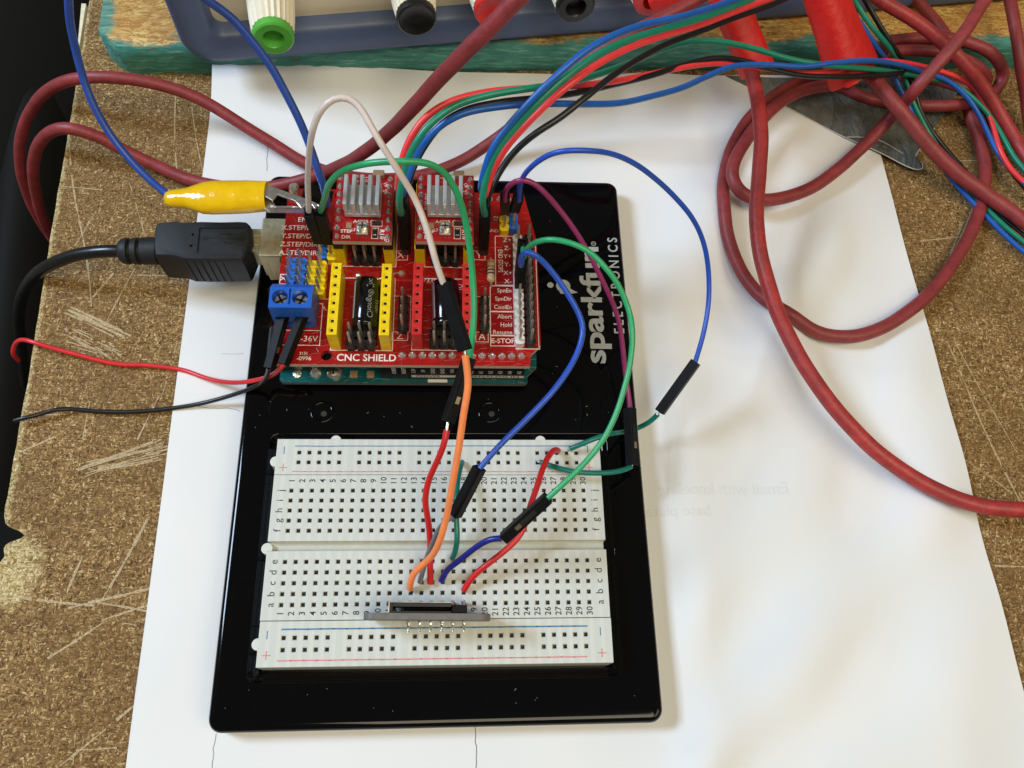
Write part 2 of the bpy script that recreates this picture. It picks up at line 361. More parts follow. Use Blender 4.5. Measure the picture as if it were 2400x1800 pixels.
# ------------------------------------------------------------------ the setting: bench and floor
fl = MB().box(-900, 900, -700, 900, -762, -750).build('floor', 'floor'); fl['kind'] = 'structure'; fl['label'] = 'dark floor far below the bench'
edge = [(236, -60), (208, 0), (190, 118), (181, 170), (160, 300), (129, 480), (97, 677), (62, 900), (29, 1080), (16, 1164), (9, 1190), (8, 1210), (11, 1226), (19, 1234), (30, 1239), (43, 1245),
        (50, 1250), (55, 1255), (47, 1260), (36, 1264), (22, 1269), (12, 1276), (6, 1285), (6, 1294), (8, 1303), (2, 1312), (-14, 1330), (-30, 1420), (-60, 1600), (-110, 1900)]
poly = [at(x, y, 0) for x, y in edge]; rnd = random.Random(3)
fine = []
for a, b in zip(poly[:-1], poly[1:]):
    n = max(1, int((b-a).length/4)); fine += [a+(b-a)*(i/n)+V((rnd.uniform(-.12, .12), 0, 0)) for i in range(n)]
poly = fine+[poly[-1], V((poly[-1].x-4, -190, 0)), V((420, -190, 0)), V((420, 420, 0)), V((poly[0].x-8, 420, 0))]
bench = MB().prism([(p.x, p.y) for p in poly], -18, 0).build('bench_top', 'bench', bevel=.5)
bench['kind'] = 'structure'; bench['label'] = 'scratched brown particle board bench top with a chipped left edge'
sc = MB(); rs = random.Random(11)
def scratch(a, b, wd=.35, n=1, spread=0, gaps=.12, z=.04):
    A = at(a[0], a[1], z); B = at(b[0], b[1], z); d = (B-A); L = d.length; d.normalize(); nn = V((-d.y, d.x, 0))
    for j in range(n):
        off = nn*rs.uniform(-spread, spread); s0 = rs.uniform(0, .15)*L*(n > 1); s1 = L*(1-rs.uniform(0, .25)*(n > 1)); s = s0; ph = rs.uniform(0, 6)
        while s < s1:
            l = rs.uniform(1, 3.5)
            if rs.random() > gaps:
                w0 = wd*rs.uniform(.15, .6); w1 = wd*rs.uniform(.15, .6); o0 = math.sin(s*.11+ph)*.45; o1 = math.sin((s+l)*.11+ph)*.45
                zz = .03+(len(sc.f) % 97)*.0012; p0 = A+d*s+off+nn*o0; p1 = A+d*min(s+l, s1)+off+nn*o1
                sc.add([V((q_.x, q_.y, zz)) for q_ in (p0-nn*w0, p1-nn*w1, p1+nn*w1, p0+nn*w0)], [(0, 1, 2, 3)])
            s += l
for a in (((160, 330), (215, 718), .6), ((175, 575), (245, 470), .5), ((265, 640), (215, 695), .7), ((320, 630), (250, 750), .5), ((320, 648), (420, 650), .5), ((300, 430), (345, 560), .4),
          ((410, 180), (415, 400), .5), ((450, 250), (480, 420), .4), ((140, 440), (240, 445), .4), ((375, 930), (320, 1030), .6), ((415, 800), (375, 930), .3), ((215, 940), (195, 1030), .3),
          ((50, 1060), (150, 1010), .6), ((100, 975), (250, 965), .4), ((225, 1240), (160, 1390), .7), ((345, 1215), (232, 1415), .8), ((40, 1395), (230, 1420), .8), ((160, 1430), (375, 1370), .8), ((230, 1415), (360, 1440), .5),
          ((110, 1540), (240, 1458), .9), ((240, 1458), (370, 1412), .6), ((140, 1790), (330, 1645), .7), ((180, 1758), (275, 1748), .4), ((290, 1465), (320, 1470), .5), ((178, 1720), (176, 1790), .3),
          ((2215, 800), (2395, 1190), .6), ((2240, 800), (2390, 1080), .4), ((2260, 1080), (2390, 1170), .3), ((2330, 1322), (2400, 1326), .6), ((2122, 573), (2260, 553), .5), ((2280, 485), (2205, 650), .7), ((2300, 548), (2340, 540), .4),
          ((2340, 236), (2390, 236), .4), ((2385, 260), (2370, 320), .4), ((2160, 385), (2290, 378), .4), ((2240, 320), (2275, 355), .3), ((2260, 520), (2200, 680), .6), ((2330, 480), (2290, 440), .3), ((2350, 850), (2400, 960), .3), ((2340, 1240), (2330, 1320), .3)):
    scratch(*a)
scratch((150, 728), (310, 798), .5, 9, 1.6); scratch((145, 762), (285, 835), .4, 8, 2.0, .4); scratch((130, 800), (250, 828), .3, 4, 1.5, .5)
scratch((170, 1110), (410, 1030), .45, 7, 2.0); scratch((200, 1100), (405, 1060), .4, 7, 2.6); scratch((2290, 420), (2330, 520), .3, 5, 6, .5)
so = sc.build('scratch_marks', 'scratch', bench)
BASE[bench] = V((0, 0, 0))
# ------------------------------------------------------------------ paper
def sheet(name, label, corners, z, th, lift=0, seed=0, nx=70, ny=90, amp=.55):
    tl, tr, bl, br = [V(c) for c in corners]; r = random.Random(seed); wv = [(r.uniform(-.05, .05), r.uniform(-.045, .045), r.uniform(0, 6), r.uniform(.3, 1)) for _ in range(5)]+[(r.uniform(.06, .18), r.uniform(-.17, .05), r.uniform(0, 6), r.uniform(.8, 1.6)) for _ in range(7)]
    mb = MB(); top = []
    for j in range(ny+1):
        for i in range(nx+1):
            u = i/nx; q = j/ny; p = (tl*(1-u)+tr*u)*(1-q)+(bl*(1-u)+br*u)*q
            h = sum(a*math.sin(p.x*kx+p.y*ky+ph) for kx, ky, ph, a in wv[:5])/3.0+(.75 if p.x > 95 else .22)*min(1, max(.15, (150-p.y)/25))*sum(a*math.sin(p.x*kx+p.y*ky+ph+1.2*math.sin(p.y*.03+ph)) for kx, ky, ph, a in wv[5:])*(.4+.6*math.sin(p.x*.021+p.y*.017)**2)
            inside = 1 if -20 < p.x < 95 and -32 < p.y < 132 else 0
            h = (h+1.5)*amp*(0.5+1.5*min(1, max(0, (p.x-88)/14))); h = max(0, h)
            h *= min(1, .35+max(0, (1-u))*7)
            dx = max(-18-p.x, p.x-93, 0); dy = max(-30-p.y, p.y-130, 0); h *= min(1, (dx+dy)/12)     # pressed flat by the black base
            h += lift*max(0, 1-(p.x+40)/75)*max(0, 1-(175-p.y)/26)**2
            top.append(V((p.x, p.y, z+h)))
    n = len(top); mb.v = [p for p in top]+[p-V((0, 0, th)) for p in top]
    W = nx+1
    for j in range(ny):
        for i in range(nx):
            a = j*W+i; mb.f.append([a, a+W, a+W+1, a+1]); mb.f.append([n+a, n+a+1, n+a+W+1, n+a+W])
    rim = [i for i in range(W)]+[j*W+nx for j in range(1, ny+1)]+[ny*W+i for i in range(nx-1, -1, -1)]+[j*W for j in range(ny-1, 0, -1)]
    for a, b in zip(rim, rim[1:]+rim[:1]): mb.f.append([a, b, n+b, n+a])
    mb.m = [0]*len(mb.f); o = mb.build(name, 'paper', sharp=60)
    return o, top
TL = V((-39.0, 174.4, 0)); TR = V((180.4, 178.2, 0)); BL = V((-32.0, -104.0, 0)); BR = V((187.2, -100.0, 0))
PT = thing('paper_sheet', 'upper white letter sheet with faint pencil lines lying under the black base plate', 'paper', (75, 37, 0))
o, ptop = sheet('sheet', '', (TL, TR, BL, BR), .55, .12, lift=5.0, seed=4); o.parent = PT; o.location = -V((75, 37, 0))*S; BASE[PT] = V((75, 37, 0))
u_, _ = sheet('paper_sheet', '', (TL+V((.9, -2.5, 0)), TR+V((-1.2, -3, 0)), BL+V((-1.1, 0, 0)), BR+V((.6, 0, 0))), .28, .12, lift=2.2, seed=4, amp=.4)
tag(u_, 'lower white sheet almost hidden under the upper one, its edge showing at the left', 'paper')
from mathutils.bvhtree import BVHTree
bv = BVHTree.FromPolygons(ptop, [(j*71+i, (j+1)*71+i, (j+1)*71+i+1, j*71+i+1) for j in range(90) for i in range(70)])
def on_paper(p):
    h = bv.ray_cast(V((p.x, p.y, 50)), V((0, 0, -1))); return h[0].z if h[0] else .6
def drape(mb):                                  # lay printed shapes on the wavy sheet
    for i, q in enumerate(mb.v): mb.v[i] = V((q.x, q.y, on_paper(q)+.05))
def wob(pts, wd, z=.7, wobble=.15):
    pl = MB()
    P = smooth([at(x, y, z) for x, y in pts], 1.0); r = random.Random(5)
    line(pl, [(p.x+r.uniform(-wobble, wobble), p.y+r.uniform(-wobble, wobble)) for p in P], wd, z); drape(pl); pl.build('pencil_line', 'pencil', PT)
wob([(629, 320), (627, 360), (625, 400)], .18); wob([(506, 1720), (500, 1755), (497, 1800)], .14); wob([(1113, 1706), (1116, 1760), (1117, 1800)], .2)
wob([(465, 955), (500, 958), (535, 955), (562, 963)], .14); wob([(520, 830), (545, 832), (570, 828)], .08)
gh = MB()
p = at(1760, 1150, .7); text(gh, 'Email with kneeling', 3.2, p.x-8, p.y, .7, 0, mirror=True, bold=.02, align='CENTER')
p = at(1640, 1200, .7); text(gh, 'base plate', 3.0, p.x-6, p.y, .7, 0, mirror=True, bold=.02)
gv = gh.v
drape(gh); gh.build('showthrough_text', 'ghost', PT)
# ------------------------------------------------------------------ wooden board behind, with worn teal paint
byaw = math.atan2(14.4, 285.3); Bo = V((-72.5, 170.6, 0)); BT = Matrix.Translation(Bo) @ Matrix.Rotation(byaw, 4, 'Z')
wb = thing('wooden_board', 'worn teal painted particle board plank under the power supply', 'board', Bo)
wb.rotation_euler = (0, 0, byaw)
mb = MB(); r = random.Random(9); W = 420; ls = []
xs = [i*W/140 for i in range(141)]
def brow(yf, zf): return [(x+r.uniform(-.2, .2), yf+r.uniform(-.35, .35)+(6*(1-x/9)**2 if x < 9 else 0), zf+r.uniform(-.15, .15)) for x in xs]
rows = [brow(.6, 0), brow(.1, 2.5), brow(-.1, 5), brow(0, 8), brow(.3, 10.6), brow(1.6, 11.9)]+[brow(y, 12) for y in (5, 12, 24, 60, 190)]
n = len(xs)
mb.v = [V(q) for row in rows for q in row]
for j in range(len(rows)-1):
    for i in range(n-1): mb.f.append([j*n+i, j*n+i+1, (j+1)*n+i+1, (j+1)*n+i])
mb.v += [V((0, 190, 0)), V((W, 190, 0))]; e0 = len(mb.v)-2
mb.f += [[j*n for j in range(len(rows))][::-1][::-1]+[e0], [j*n+n-1 for j in range(len(rows))][::-1]+[e0+1]]
mb.f.append([(len(rows)-1)*n+i for i in range(n)]+[e0+1, e0]); mb.m = [0]*len(mb.f)
bo = mb.build('plank', 'paint', None, sharp=50); bo.parent = wb
# ------------------------------------------------------------------ power supply with binding posts
psl = 0.15; pyaw = math.atan(psl); Po = V((-42.5, 169.44-42.5*psl, 12)); PM = Matrix.Translation(Po) @ Matrix.Rotation(pyaw, 4, 'Z')
ps = thing('power_supply', 'bench power supply with slate blue bezel and cream front panel standing on the teal board', 'power supply', Po)
mb = MB(); mb.T = PM; L = 300; Hh = 66
mb.box(3, L-3, 8, 150, 3, Hh-3); mb.build('case', 'bezel', ps, bevel=2)
def bz(x0, x1, z0, z1, rr, y): return [PM @ V((p[0], y, p[1])) for p in rrect(x0, x1, z0, z1, rr, 8)]
mb = MB(); mb.loops([bz(2, L-2, 2, Hh-2, 9, 12), bz(0, L, 1, Hh, 10, 6), bz(0, L, 1, Hh, 10, 1.5), bz(.8, L-.8, 1.8, Hh-.8, 9.4, .3), bz(2.4, L-2.4, 3.4, Hh-2.4, 8.5, 0),
    bz(8.5, L-8.5, 9.5, Hh-8.5, 4, .6), bz(10, L-10, 11, Hh-10, 3.2, 2), bz(10.6, L-10.6, 11.6, Hh-10.6, 3, 6.5)], 0, False, False)
mb.f = [f[::-1] for f in mb.f]
mb.build('bezel', 'bezel', ps, sharp=60)
mb = MB(); mb.T = PM; mb.box(9.5, L-9.5, 6, 9, 10.5, Hh-9.5); mb.build('front_panel', 'cream', ps)
mk = MB(); mk.T = PM
for i, ln in enumerate((5, 8, 10)): mk.box(17-ln/2+4, 17+ln/2+4, 5.9, 6, 26.5-i*1.5, 26.9-i*1.5)
mk.box(44, 44.7, 5.9, 6, 22, 27); mk.build('earth_mark', 'ink', ps)
for px, py, capm, hollow, label in ((641, 92, 'greencap', 1, 'cream binding post with green cap'), (977, 48, 'blackcap', 0, 'cream binding post with closed black cap'), (1158, 28, 'redcap', 0, 'cream binding post with red cap'),
                            (1350, 18, 'blackcap', 1, 'cream binding post with open black cap'), (1531, 2, 'redcap', 1, 'cream binding post with open red cap at right')):
    tip = at(px, py, 40); lp = PM.inverted() @ tip; ly = lp.y
    A = PM @ V((lp.x, 6, lp.z)); ax = (tip-A).normalized(); Ln = (tip-A).length; T = frame(A, ax)
    mb = MB(); mb.lathe([(6.9, 0), (6.9, Ln*.25), (6.3, Ln*.7), (5.75, Ln-2.4)], T, 48, flute=.07, cap1=False)
    o = mb.build('binding_post', 'flute', ps, sharp=25); o['label'] = label
    mb = MB(); pr = [(5.5, Ln-2.6), (5.75, Ln-1.4), (5.6, Ln-.3), (5.1, Ln+.1)]
    pr += [(3.1, Ln+.1), (2.75, Ln-.4), (2.6, Ln-7)] if hollow else [(4.4, Ln-.1), (3.8, Ln-.5), (1, Ln-.45)]
    mb.lathe(pr, T, 40); BASE[o] = BASE[ps]; c = mb.build('cap', capm, o)
    if hollow:
        mb = MB(); mb.lathe([(2.0, Ln-6.9), (2.0, Ln-5.4), (1.6, Ln-5.2)], T, 20); mb.build('socket', 'metal' if capm != 'blackcap' else 'capblack', o)
# ------------------------------------------------------------------ black base plate with logo
PLX0, PLX1, PLY0, PLY1 = -15.8, 90.5, -27.5, 128.0; PZ = 7.0
bp = thing('base_plate', 'glossy black plastic holder plate with silver lettering on the white paper', 'base plate', (37, 50, .7))
mb = MB(); ls = []
def q(i, z, r=3.2): return rl(PLX0+i, PLX1-i, PLY0+i, PLY1-i, max(.4, r-i), z)
ls += [q(.9, .75), q(.2, 1.4), q(0, 2.2), q(0, 5.6), q(.18, 6.2), q(.6, 6.7), q(1.15, 6.93), q(1.8, PZ)]
def rc(i, z, r=2.4): return rl(-8+i, 81.6-i, -17.2+i, 45+i*-1, max(.3, r-i), z)
ls += [rc(0, PZ), rc(.3, 6.85), rc(.5, 6.3), rc(.9, 5.5), rc(1.5, 5.2), rc(2.4, 5.0), rc(2.6, 3.4)]
mb.T = Matrix.Translation((37.2, 50, 0)) @ Matrix.Rotation(.0045, 4, 'Z') @ Matrix.Translation((-37.2, -50, 0)); mb.loops(ls, 0, True, True); plate = mb.build('plate', 'plate', bp, sharp=50)
mb = MB(); T = Matrix.Translation((0, 0, 0))
for (x, y) in ((5.2, 51), (50, 51.2)):
    mb = MB(); mb.lathe([(3.1, PZ+.01), (2.95, PZ+.12), (2.7, PZ+.14), (2.5, PZ+.05)], Matrix.Translation((x, y, 0)), 32, 0, False, False); mb.cyl(x+.5, y-.6, PZ+.01, PZ+.06, .8, 20, 1); mb.build('foot_recess', ['plate', 'clear'], bp)
lg = MB(); LZ = PZ+.03
text(lg, 'sparkfun', 5.9, 82.6, 65.8, LZ, 90, 0, 'LEFT', bold=.036, sx=1.38, space=.97, valign='BOTTOM_BASELINE')
text(lg, 'ELECTRONICS', 2.9, 88.6, 75.2, LZ, 90, 0, 'LEFT', bold=.02, sx=.9, space=1.45, valign='BOTTOM_BASELINE')
c = at(1320, 670, LZ); P = [(c.x+2.1*math.cos(math.radians(a)), c.y+2.1*math.sin(math.radians(a))) for a in range(-20, 245, 15)]
P += [(c.x-.9, c.y-2.6), (c.x+2.0, c.y-2.6), (c.x+4.2, c.y-2.2), (c.x+2.7, c.y-1.3)]
lg.add([(a, b, LZ) for a, b in P], [tuple(range(len(P)))]); c = at(1290, 668, LZ); lg.add([(c.x+.95*math.cos(a*.4), c.y+.95*math.sin(a*.4), LZ) for a in range(16)], [tuple(range(16))])
p = at(1391, 571, LZ); lg.add([(p.x+r_*math.cos(a*.4), p.y+r_*math.sin(a*.4), LZ) for r_ in (.75, .55) for a in range(16)], [(i, (i+1) % 16, 16+(i+1) % 16, 16+i) for i in range(16)]); text(lg, 'R', .6, p.x, p.y, LZ, 90, 0)
lg.build('lettering', 'logo', bp)
ds = MB(); r = random.Random(21)
for _ in range(50):
    x = r.uniform(PLX0+2, PLX1-2); y = r.choice([r.uniform(-25, -18), r.uniform(46, 58), r.uniform(46, 126), r.uniform(-25, 126)])
    if (-8 < x < 82 and -18 < y < 45.5) or (-7 < x < 64 and y > 57): continue
    a = r.uniform(0, 3.1); l = r.choice([.08, .1, .12, .3]); wd = .07; d = V((math.cos(a), math.sin(a), 0)); n_ = V((-d.y, d.x, 0)); c = V((x, y, PZ+.04))
    ds.add([c-d*l-n_*wd, c+d*l-n_*wd, c+d*l+n_*wd, c-d*l+n_*wd], [(0, 1, 2, 3)])
o = ds.build('dust_specks', 'dust', bp); o['kind'] = 'stuff'
# ------------------------------------------------------------------ breadboard
bb = thing('breadboard', 'white solderless breadboard with numbered holes set in the black plate', 'breadboard', (37, 14, 3.5))
BZ = 12.0
def holey(mb, x0, x1, y0, y1, z0, z1, holes, hw=.44, fw=.62):
    xs = sorted({x0, x1} | {round(h[0]+s_*fw, 4) for h in holes for s_ in (-1, 1)}); ys = sorted({y0, y1} | {round(h[1]+s_*fw, 4) for h in holes for s_ in (-1, 1)})
    ix = {v_: i for i, v_ in enumerate(xs)}; iy = {v_: i for i, v_ in enumerate(ys)}
    hs = {(ix[round(h[0]-fw, 4)], iy[round(h[1]-fw, 4)]) for h in holes}
    o = len(mb.v); mb.v += [V((x, y, z1)) for y in ys for x in xs]; nx = len(xs)
    for j in range(len(ys)-1):
        for i in range(nx-1):
            if (i, j) in hs: continue
            mb.f.append([o+j*nx+i, o+j*nx+i+1, o+(j+1)*nx+i+1, o+(j+1)*nx+i]); mb.m.append(0)
    for (hx, hy) in holes:
        def sq(w_, z): return [(hx-w_, hy-w_, z), (hx+w_, hy-w_, z), (hx+w_, hy+w_, z), (hx-w_, hy+w_, z)]
        mb.add(sq(fw, z1)+sq(fw-.04, z1-.05)+sq(hw, z1-.22)+sq(hw, z1-1.5), [], 0); b = len(mb.v)-16
        for l, mi in ((0, 2), (1, 2), (2, 1)):
            for i in range(4): mb.f.append([b+l*4+i, b+l*4+(i+1) % 4, b+(l+1)*4+(i+1) % 4, b+(l+1)*4+i]); mb.m.append(mi)
        mb.f.append([b+12, b+13, b+14, b+15]); mb.m.append(1)
    mb.add([(x0, y0, z1), (x1, y0, z1), (x1, y1, z1), (x0, y1, z1), (x0, y0, z0), (x1, y0, z0), (x1, y1, z0), (x0, y1, z0)], [(1, 0, 4, 5), (2, 1, 5, 6), (3, 2, 6, 7), (0, 3, 7, 4), (7, 6, 5, 4)], 0)
mb = MB(); X0, X1 = -4.6, 78.5
low = [(2.54*i, 2.54*j) for i in range(30) for j in range(5)]; up = [(2.54*i, 17.78+2.54*j) for i in range(30) for j in range(5)]
holey(mb, X0, X1, -3.55, 12.75, 3.5, BZ, low); holey(mb, X0, X1, 15.2, 31.95, 3.5, BZ, up)
o = mb.build('terminal_strip', ['bb', 'hole', 'funnel'], bb, sharp=30)
mb = MB(); mb.box(X0+.25, X1-.25, 12.75, 15.2, 3.6, 10.0); mb.build('centre_groove', 'groove', bb)
railx = [1.15+15.24*g+2.54*k_ for g in range(5) for k_ in range(5)]
mb = MB(); holey(mb, X0, X1, 32.1, 41.5, 3.5, BZ, [(x, y) for x in railx for y in (35.35, 37.95)]); mb.build('power_rail', ['bb', 'hole', 'funnel'], bb, sharp=30)
mb = MB(); holey(mb, X0+.1, X1+.1, -14.0, -3.75, 3.5, BZ, [(x+.1, y) for x in railx for y in (-7.5, -10.2)]); mb.build('power_rail', ['bb', 'hole', 'funnel'], bb, sharp=30)
for (x, y) in ((X0-.2, 35.8), (X0-.2, 13.6), (X0-.2, -8.8), (10, 41.5), (63.1, 41.6)):
    MB().cyl(x, y, 4, 11.2, 1.4, 24).build('side_peg', 'bbedge', bb, bevel=.2)
pr = MB(); TZ = BZ+.03
for i in range(30):
    text(pr, str(i+1), 1.45, 2.54*i, 30.45, TZ, 90, 0, bold=.012); text(pr, str(i+1), 1.45, 2.54*i, -2.0, TZ, 90, 0, bold=.012)
for i, ch in enumerate('abcdefghij'):
    y = 2.54*i+(5.08 if i > 4 else 0)
    text(pr, ch, 1.75, -2.55, y, TZ, 90, 0); text(pr, ch, 1.75, 76.35, y, TZ, 90, 0)
r = random.Random(2)
line(pr, [(i*3.0, 39.6+r.uniform(-.03, .03)+i*.012) for i in range(26)], .22, TZ, 2); line(pr, [(-.2+i*3.0, 32.85+r.uniform(-.03, .03)) for i in range(26)], .2, TZ, 1)
line(pr, [(.7+i*3.0, -5.6+r.uniform(-.03, .03)) for i in range(25)], .32, TZ, 2); line(pr, [(.3+i*3.0, -12.6+r.uniform(-.02, .02)) for i in range(25)], .24, TZ, 1)
for x, y, vt in ((-2.7, 38.5, 1), (75.3, 39.0, 1), (-2.6, -6.8, 1), (75.9, -6.9, 1)): line(pr, [(x, y-.85), (x, y+.85)], .22, TZ, 2)
for x, y in ((-2.6, 33.9), (75.4, 34.1), (-2.4, -11.4), (76, -11.8)): line(pr, [(x-.9, y), (x+.9, y)], .2, TZ, 1); line(pr, [(x, y-.9), (x, y+.9)], .2, TZ+.01, 1)
pr.build('printing', ['ink', 'inkred', 'inkblue'], bb)
# ------------------------------------------------------------------ teal microcontroller board
AX, AY = -5.87, 57.73; AZ = 11.1
ar = thing('microcontroller_board', 'teal microcontroller board on the black plate beneath the red shield', 'circuit board', (AX+34, AY+27, PZ))
out = [(0, .8), (.8, 0), (65.2, 0), (66.0, .7), (66.04, 2.5), (68.58, 5.1), (68.58, 37.8), (66.04, 40.4), (66.04, 51.8), (64.5, 53.34), (0, 53.34)]
mb = MB(); mb.prism([(AX+a, AY+b) for a, b in out], AZ-1.45, AZ, 1, top=0); mb.build('circuit_board', ['pcbteal', 'fr4g'], ar)
for x, y in ((AX+15.2, AY+2.5), (AX+66, AY+7.6), (AX+14, AY+50.8), (AX+66, AY+35.6)): MB().cyl(x, y, PZ-.2, AZ-1.45, 2.3, 20).build('standoff', 'plate', ar)
u = MB(); ux0, ux1, uy0, uy1 = -12.3, 3.4, 90.0, 102.0
u.box(ux0, ux1, uy0, uy1, AZ, 21.8); o = u.build('usb_socket', 'shell', ar, bevel=.35)
u = MB(); u.add([(-12.3, 90, 21), (-6.9, 90, 21), (-6.9, 87.2, 14.5), (-10.2, 87.0, 14.5)], [(0, 1, 2, 3)]); u.add([(-12.3, 90, 20.6), (-10.2, 87, 14.1), (-6.9, 87.2, 14.1), (-6.9, 90, 20.6)], [(0, 1, 2, 3)])
BASE[o] = BASE[ar]; u.build('spring_tab', 'shell', o)
mb = MB(); mb.box(AX-1.8, AX+11.7, AY+3.3, AY+12.2, AZ, AZ+9.5); mb.build('power_jack', 'jack', ar, bevel=.6)
for nm, x, sp0 in (('female_header', 33.02-5.08, 8), ('female_header', 50.8, 6)):
    MB().box(AX+x-1.27, AX+x+2.54*sp0-1.27, AY+1.3, AY+3.8, AZ, AZ+8.4).build(nm, 'black', ar, bevel=.15)
for x, sp0 in ((18.8, 10), (45.7, 8)): MB().box(AX+x-1.27, AX+x+2.54*sp0-1.27, AY+49.6, AY+52.1, AZ, AZ+8.4).build('female_header', 'black', ar, bevel=.15)
for x, y, rr, hh in ((-1.4, 60.2, 1.2, .5), (3.5, 60.4, 1.5, 1.6)): MB().lathe([(rr, AZ), (rr, AZ+hh*.5), (rr*.6, AZ+hh)], Matrix.Translation((x, y, 0)), 20).build('solder_joint', 'tin', ar)
mb = MB(); T = Matrix.Translation((8.4, 60.6, 0)); mb.lathe([(2.1, AZ), (2.1, AZ+.8), (1.5, AZ+1.5), (.4, AZ+1.75)], T, 24); o = mb.build('screw', 'chrome', ar)
mb = MB(); mb.box(8.4-1.1, 8.4+1.1, 60.6-.22, 60.6+.22, AZ+1.5, AZ+1.8, 0); mb.box(8.4-.22, 8.4+.22, 60.6-1.1, 60.6+1.1, AZ+1.5, AZ+1.81, 0); BASE[o] = BASE[ar]; mb.build('cross_slot', 'dark', o)
for x in (13.6, 18.0):
    MB().box(x-1.0, x+1.0, 59.0, 61.0, AZ, AZ+.7).build('small_chip', 'ceramic', ar, bevel=.15)
    MB().box(x-1.0, x-.55, 59.1, 60.9, AZ+.7, AZ+.78).build('small_pad', 'tin', ar)
sk = MB(); z = AZ+.03
sk.box(33.3, 38.5, 58.0, 58.9, AZ+.0, AZ+.03, 0)
HT = Matrix(((1, 0, 0, 0), (0, 0, -1, AY+1.27), (0, 1, 0, 0), (0, 0, 0, 1)))      # the headers carry their names on the outer wall
sk.add([HT @ V(q) for q in ((29, 12.2, 0), (43.8, 12.2, 0), (43.8, 13.7, 0), (29, 13.7, 0), (45.2, 12.2, 0), (59, 12.2, 0), (59, 13.7, 0), (45.2, 13.7, 0))], [(0, 1, 2, 3), (4, 5, 6, 7)])
text(sk, 'POWER', 1.0, 33.5, 12.95, .02, 0, 1, sx=1.3, T=HT, bold=.02); text(sk, 'ANALOG IN', 1.0, 51.5, 12.95, .02, 0, 1, sx=1.6, T=HT, bold=.02)
for i, s_ in enumerate(('IOREF', 'RESET', '3.3V', '5V', 'GND', 'GND', 'VIN')): text(sk, s_, 1.05, AX+30.5+2.54*i, 16.4, .01, 90, 0, T=HT, bold=.02)
for i in range(6): text(sk, 'A%d' % i, 1.15, AX+50.8+2.54*i, 15.8, .01, 90, 0, T=HT, bold=.02)
sk.build('board_printing', ['silk', 'ink'], ar)
# ------------------------------------------------------------------ red shield
SZ = 23.7
sh = thing('motor_shield', 'red stepper motor shield board crowded with headers stacked on the teal board', 'circuit board', (28, 84, 22))
so_ = [(AX+.2, AY-.4), (AX+65.6, AY-.4), (AX+66.0, AY+3.0), (AX+68.6, AY+5.6), (AX+68.4, AY+37.5), (AX+65.2, AY+52.8), (AX+.2, AY+52.8)]
mb = MB(); mb.prism(so_, SZ-1.5, SZ, 1, top=0); sb = mb.build('circuit_board', ['pcbred', 'fr4'], sh)
for (x, y) in ((8.1, 59.8), (8.4, 108.5)):
    mb = MB(); mb.cyl(x, y, SZ-3, SZ+1, 1.35, 28); cut(sb, mb)
for x0, n_ in ((AX+33.02, 6), (AX+50.8, 6)):
    for i in range(n_):
        x = x0+2.54*i; T = Matrix.Translation((x, AY+2.4, SZ)) @ Matrix.Rotation(.1, 4, 'X')
        MB().lathe([(1.05, -.02), (.95, .3), (.65, .7), (.4, 1.3), (.3, 1.5)], T, 14).build('solder_joint', 'tin', sh, sharp=60)
        MB().box(x-.3, x+.3, AY+2.1, AY+2.7, AZ+8.4, SZ-1.5).build('long_pin', 'metal', sh)
for i in range(8): 
    MB().lathe([(.8, SZ), (.5, SZ+.6), (.3, SZ+1)], Matrix.Translation((AX+45.7+2.54*i, AY+50.8, 0)), 12).build('solder_joint', 'tin', sh)
PIN = {}
def pins(parent, spots, z1, z0=SZ, mat='metal', tilt=(0, 0)):
    for (x, y) in spots:
        key = (round(z1-z0, 2), mat)
        if key not in PIN:
            me = MB(); h = z1-z0; me.loops([[(-.3, -.3, 0), (.3, -.3, 0), (.3, .3, 0), (-.3, .3, 0)], [(-.3, -.3, h-.4), (.3, -.3, h-.4), (.3, .3, h-.4), (-.3, .3, h-.4)], [(-.17, -.17, h), (.17, -.17, h), (.17, .17, h), (-.17, .17, h)]])
            t_ = me.build('pin', mat, None); PIN[key] = t_.data; bpy.data.objects.remove(t_)
        o = bpy.data.objects.new('pin', PIN[key]); COL.objects.link(o); o.parent = parent; o.location = (V((x, y, z0))-BASE[parent])*S; BASE[o] = BASE[parent]
def header(spots, mat, z0=SZ, h=2.5, tips=8.6, name='pin_header', parent=None, pm_='metal'):
    parent = parent or sh; mb = MB()
    for x, y in spots:
        a, b = 1.245, .75
        mb.prism([(x-a, y-b), (x-b, y-a), (x+b, y-a), (x+a, y-b), (x+a, y+b), (x+b, y+a), (x-b, y+a), (x-a, y+b)], z0, z0+h)
    o = mb.build(name, mat, parent); BASE[o] = BASE[parent]; pins(o, spots, z0+tips, z0, pm_); return o
def socket(x, y0, n, mat, z0=SZ, h=8.5, name='female_header'):      # holes run up from y0
    mb = MB(); o0 = y0-1.27; holey(mb, x-1.25, x+1.25, o0, y0+2.54*(n-1)+1.27, z0, z0+h, [(x, y0+2.54*i) for i in range(n)], hw=.36, fw=.72)
    return mb.build(name, [mat, 'hole', mat], sh, bevel=0, sharp=30)
# driver sockets: Z and A are open at the front, X and Y carry the drivers
HX = 10.4; HY = 62.77; RY = 24.75
socket(HX, HY, 8, 'yellow'); socket(HX+12.7, HY, 8, 'yellow'); socket(HX+20.65, HY+.35, 8, 'redplastic'); socket(HX+33.15, HY+.35, 8, 'redplastic')
socket(HX, HY+RY, 8, 'yellow'); socket(HX+12.7, HY+RY, 8, 'yellow'); socket(HX+20.75, HY+RY+.2, 8, 'yellow'); socket(HX+33.35, HY+RY+.2, 8, 'yellow')
